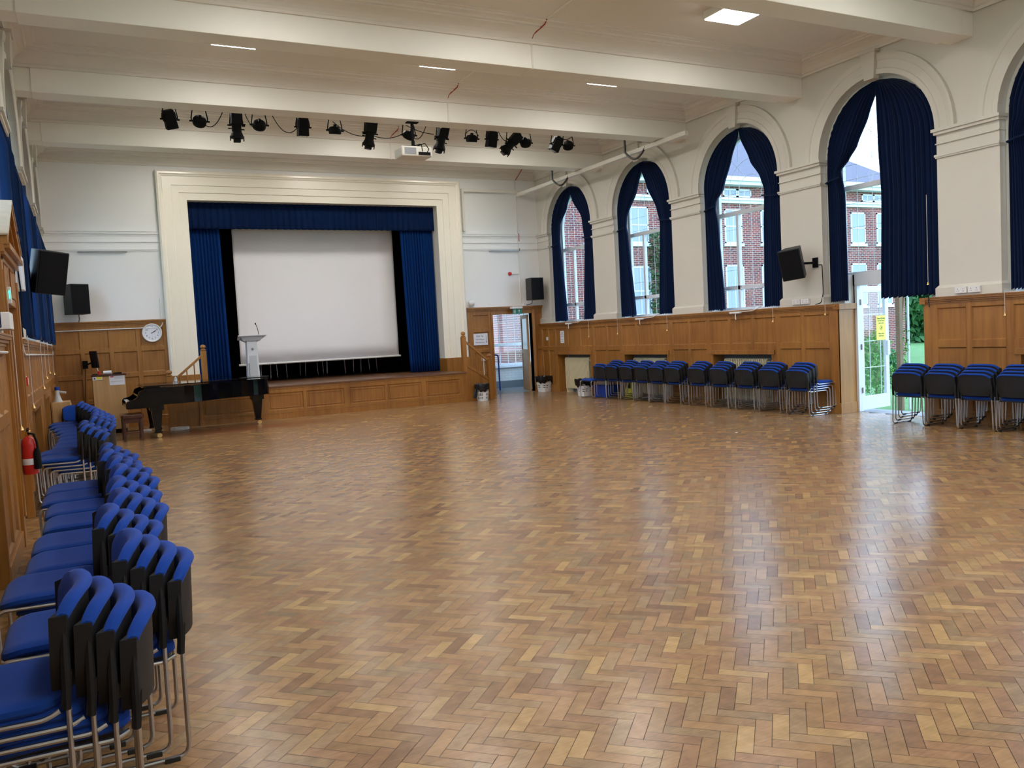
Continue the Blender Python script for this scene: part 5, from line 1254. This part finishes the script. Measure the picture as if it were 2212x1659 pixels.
build(MB().lathe([(.015,.26),(.032,.22),(.036,.06),(.03,.055)], n=14, c=(.066,-.05,0)), 'horn', M['black'], e, smooth=True)
build(MB().box((-.09,-.02,.2),(-.06,.02,.36)), 'wall_bracket', M['grey'], e)

# ------------------------------------------------------------------ garden and brick building outside
gl = MB().box((11.15,-25,-.35),(90,70,-.17)); gr_ = build(gl, 'lawn', M['lawn']); tag(gr_, 'green lawn outside the garden door', 'lawn'); gr_['kind'] = 'structure'
pv = MB().box((11.0,-6,-.30),(12.6,22.4,-.14)); pv.box((11.14,7.9,-.14),(11.6,9.7,-.03)); struct(pv, 'trim_91', M['paving'])
ll = MB().box((-60,-25,-.35),(-1.0,40,-.17)); o = build(ll, 'lawn', M['lawn']); tag(o, 'strip of ground outside the left windows', 'lawn'); o['kind'] = 'structure'
B = thing('brick_building', 'long red brick building with slate roof and white windows seen through the arched windows', 'building', (0,0,0))
YF = 22.5; XE = 29.0
build(MB().box((11.7,YF,-.2),(XE,YF+8,6.2)), 'wall', M['brick'], B)
rf = MB(); rf.add([(11.4,YF-.35,6.45),(XE+.3,YF-.35,6.45),(XE-3.0,YF+4,9.4),(11.4,YF+4,9.4),(XE+.3,YF+8.3,6.45),(11.4,YF+8.3,6.45)], [(0,1,2,3),(1,4,2),(3,2,4,5),(0,3,5),(0,5,4,1)]); build(rf, 'roof', M['slate'], B)
ev = MB(); ev.box((11.4,YF-.40,6.20),(XE+.35,YF+.02,6.32)); ev.box((11.4,YF-.48,6.32),(XE+.42,YF+.02,6.46)); build(ev, 'eaves', M['upvc'], B)
ev = MB(); ev.box((11.7,YF-.10,5.62),(XE+.1,YF+.02,5.72)); ev.box((11.7,YF-.16,5.72),(XE+.16,YF+.02,5.80)); build(ev, 'string_course', M['upvc'], B)
def bwin(x, z0, z1, w, bars=1, sash=True):
    f = MB(); y = YF-.03
    for a_, b_, c_, d_ in ((x-w/2,x+w/2,z0,z0+.05),(x-w/2,x+w/2,z1-.05,z1),(x-w/2,x-w/2+.05,z0,z1),(x+w/2-.05,x+w/2,z0,z1)): f.box((a_,y,c_),(b_,y+.06,d_))
    if sash: f.box((x-w/2,y,(z0+z1)/2-.02),(x+w/2,y+.05,(z0+z1)/2+.02))
    for k in range(bars): xx = x-w/2+w*(k+1)/(bars+1); f.box((xx-.012,y+.01,z0),(xx+.012,y+.05,z1))
    o = build(f, 'window', M['upvc'], B)
    build(MB().box((x-w/2+.03,y+.012,z0+.03),(x+w/2-.03,y+.024,z1-.03)), 'pane', M['farglass'], o)
    if sash and z1 < 5.6: build(MB().box((x-w/2-.05,YF-.06,z0-.1),(x+w/2+.05,YF,z0)), 'sill', M['upvc'], o)
for x in (12.9,14.6,16.3,18.1,20.30,21.95,23.6,25.1,26.45,27.85):
    bwin(x, 4.25, 5.42, .78); bwin(x, 1.9, 3.5, .82)
    if x < 26 and x > 12: bwin(x, -.05+.6, 1.5, .82)
for x in (13.6,17.3,20.5,24.3,27.3): bwin(x-.30, 5.84, 6.12, .62, 1, False); bwin(x+.34, 5.84, 6.12, .62, 1, False)
def foliage(name, label, cat, ctr, rad, n, ls, material, seed=0, stem=None, group=None, kind='blob'):
    rr = np.random.RandomState(seed); vs = []; fs = []
    c = np.array(ctr); R = np.array(rad)
    k = max(6, n//400); bl = rr.normal(size=(k,3)); bl /= np.linalg.norm(bl,axis=1)[:,None]; bl *= rr.uniform(.35,.75,size=(k,1))
    for i in range(n):
        d = rr.normal(size=3); d /= np.linalg.norm(d)
        q = bl[rr.randint(k)]+d*rr.uniform(.30,.42)
        if kind == 'flat': q = np.array((rr.uniform(-1,1), rr.uniform(-1,1), rr.uniform(-1,1)))
        p_ = c+q*R
        t = rr.normal(size=3); t /= np.linalg.norm(t); b_ = np.cross(t, rr.normal(size=3)); b_ /= np.linalg.norm(b_)
        s = ls*rr.uniform(.6,1.3); o = len(vs)
        vs += [p_-t*s, p_-b_*s*.42, p_+t*s, p_+b_*s*.42]; fs.append((o,o+1,o+2,o+3))
    m_ = MB(); m_.v = [tuple(map(float, v)) for v in vs]; m_.f = fs
    if stem:
        r = thing(name, label, cat, (0,0,0), group=group); build(m_, 'foliage', material, r, recalc=False)
        s_ = MB()
        for st in stem: s_.tube(st, .018, 6)
        build(s_, 'stem', M['bark'], r, smooth=True); return r
    o = build(m_, name, material, recalc=False); return tag(o, label, cat, group)
foliage('climbing_ivy', 'ivy climbing the brick building, seen through the second arched window', 'ivy', (17.6,YF-.12,2.9), (1.0,.12,1.7), 2600, .075, M['ivy'], 1, kind='flat')
foliage('hedge_bush', 'dense dark green bush at the far side of the lawn', 'bush', (44.0,32.0,3.4), (4.6,3.4,4.4), 22000, .30, M['leaf'], 2)
foliage('hedge_bush', 'second green bush beyond the lawn, right of the dense dark one', 'bush', (50.0,25.0,3.2), (4.2,3.4,4.2), 14000, .30, M['leaf'], 3)
foliage('hedge_bush', 'green bush at the far end of the lawn beside the brick building', 'bush', (36.0,38.0,2.6), (4.2,3.0,3.6), 12000, .28, M['leaf'], 4)
foliage('garden_shrub', 'leafy green shrub just outside, seen through the glass of the garden door', 'shrub', (13.9,11.5,.42), (.62,.5,.85), 1700, .045, M['leaf2'], 5, stem=[[(13.9,11.5,-.2),(13.95,11.5,.3),(13.8,11.4,.9)],[(13.9,11.5,-.2),(14.1,11.6,.4),(14.15,11.6,.8)]])
foliage('climbing_plant', 'climbing plant with small leaves on the timber post outside the door', 'plant', (12.95,10.12,.75), (.14,.14,.95), 150, .035, M['leaf2'], 6, stem=[[(12.9,10.15,-.15),(12.95,10.1,.5),(12.86,10.1,1.1),(12.98,10.1,1.8),(12.9,10.12,2.4)]])
foliage('garden_shrub', 'taller shrub against the brick building behind the glass door', 'shrub', (17.4,14.6,.25), (.75,.8,.6), 1300, .07, M['leaf'], 7, stem=[[(17.4,14.4,-.2),(17.4,14.4,.7)]])
o = build(MB().box((12.80,10.05,-.17),(12.885,10.135,3.0)), 'timber_post', M['bark'], bevel=.006); tag(o, 'weathered timber post standing outside the garden door', 'post')
o = build(MB().cyl((13.02,10.05,-.17),(13.02,10.05,2.9),.022,10), 'drain_pipe', M['upvc'], smooth=True); tag(o, 'thin white pole beside the timber post outside', 'pole')
# dark chairs left on the stage behind the screen
for i, (x, yy, rz) in enumerate(((6.6,21.6,.2),(5.9,21.9,-.3),(5.2,21.7,.1),(4.2,21.5,.4))):
    place_chair(x, yy, ZS, rz, 'blue chair in the dark on the stage behind the screen, %s' % ('rightmost of four','third from the left','second from the left','leftmost of four')[i], 'chairs on the dark stage', False)
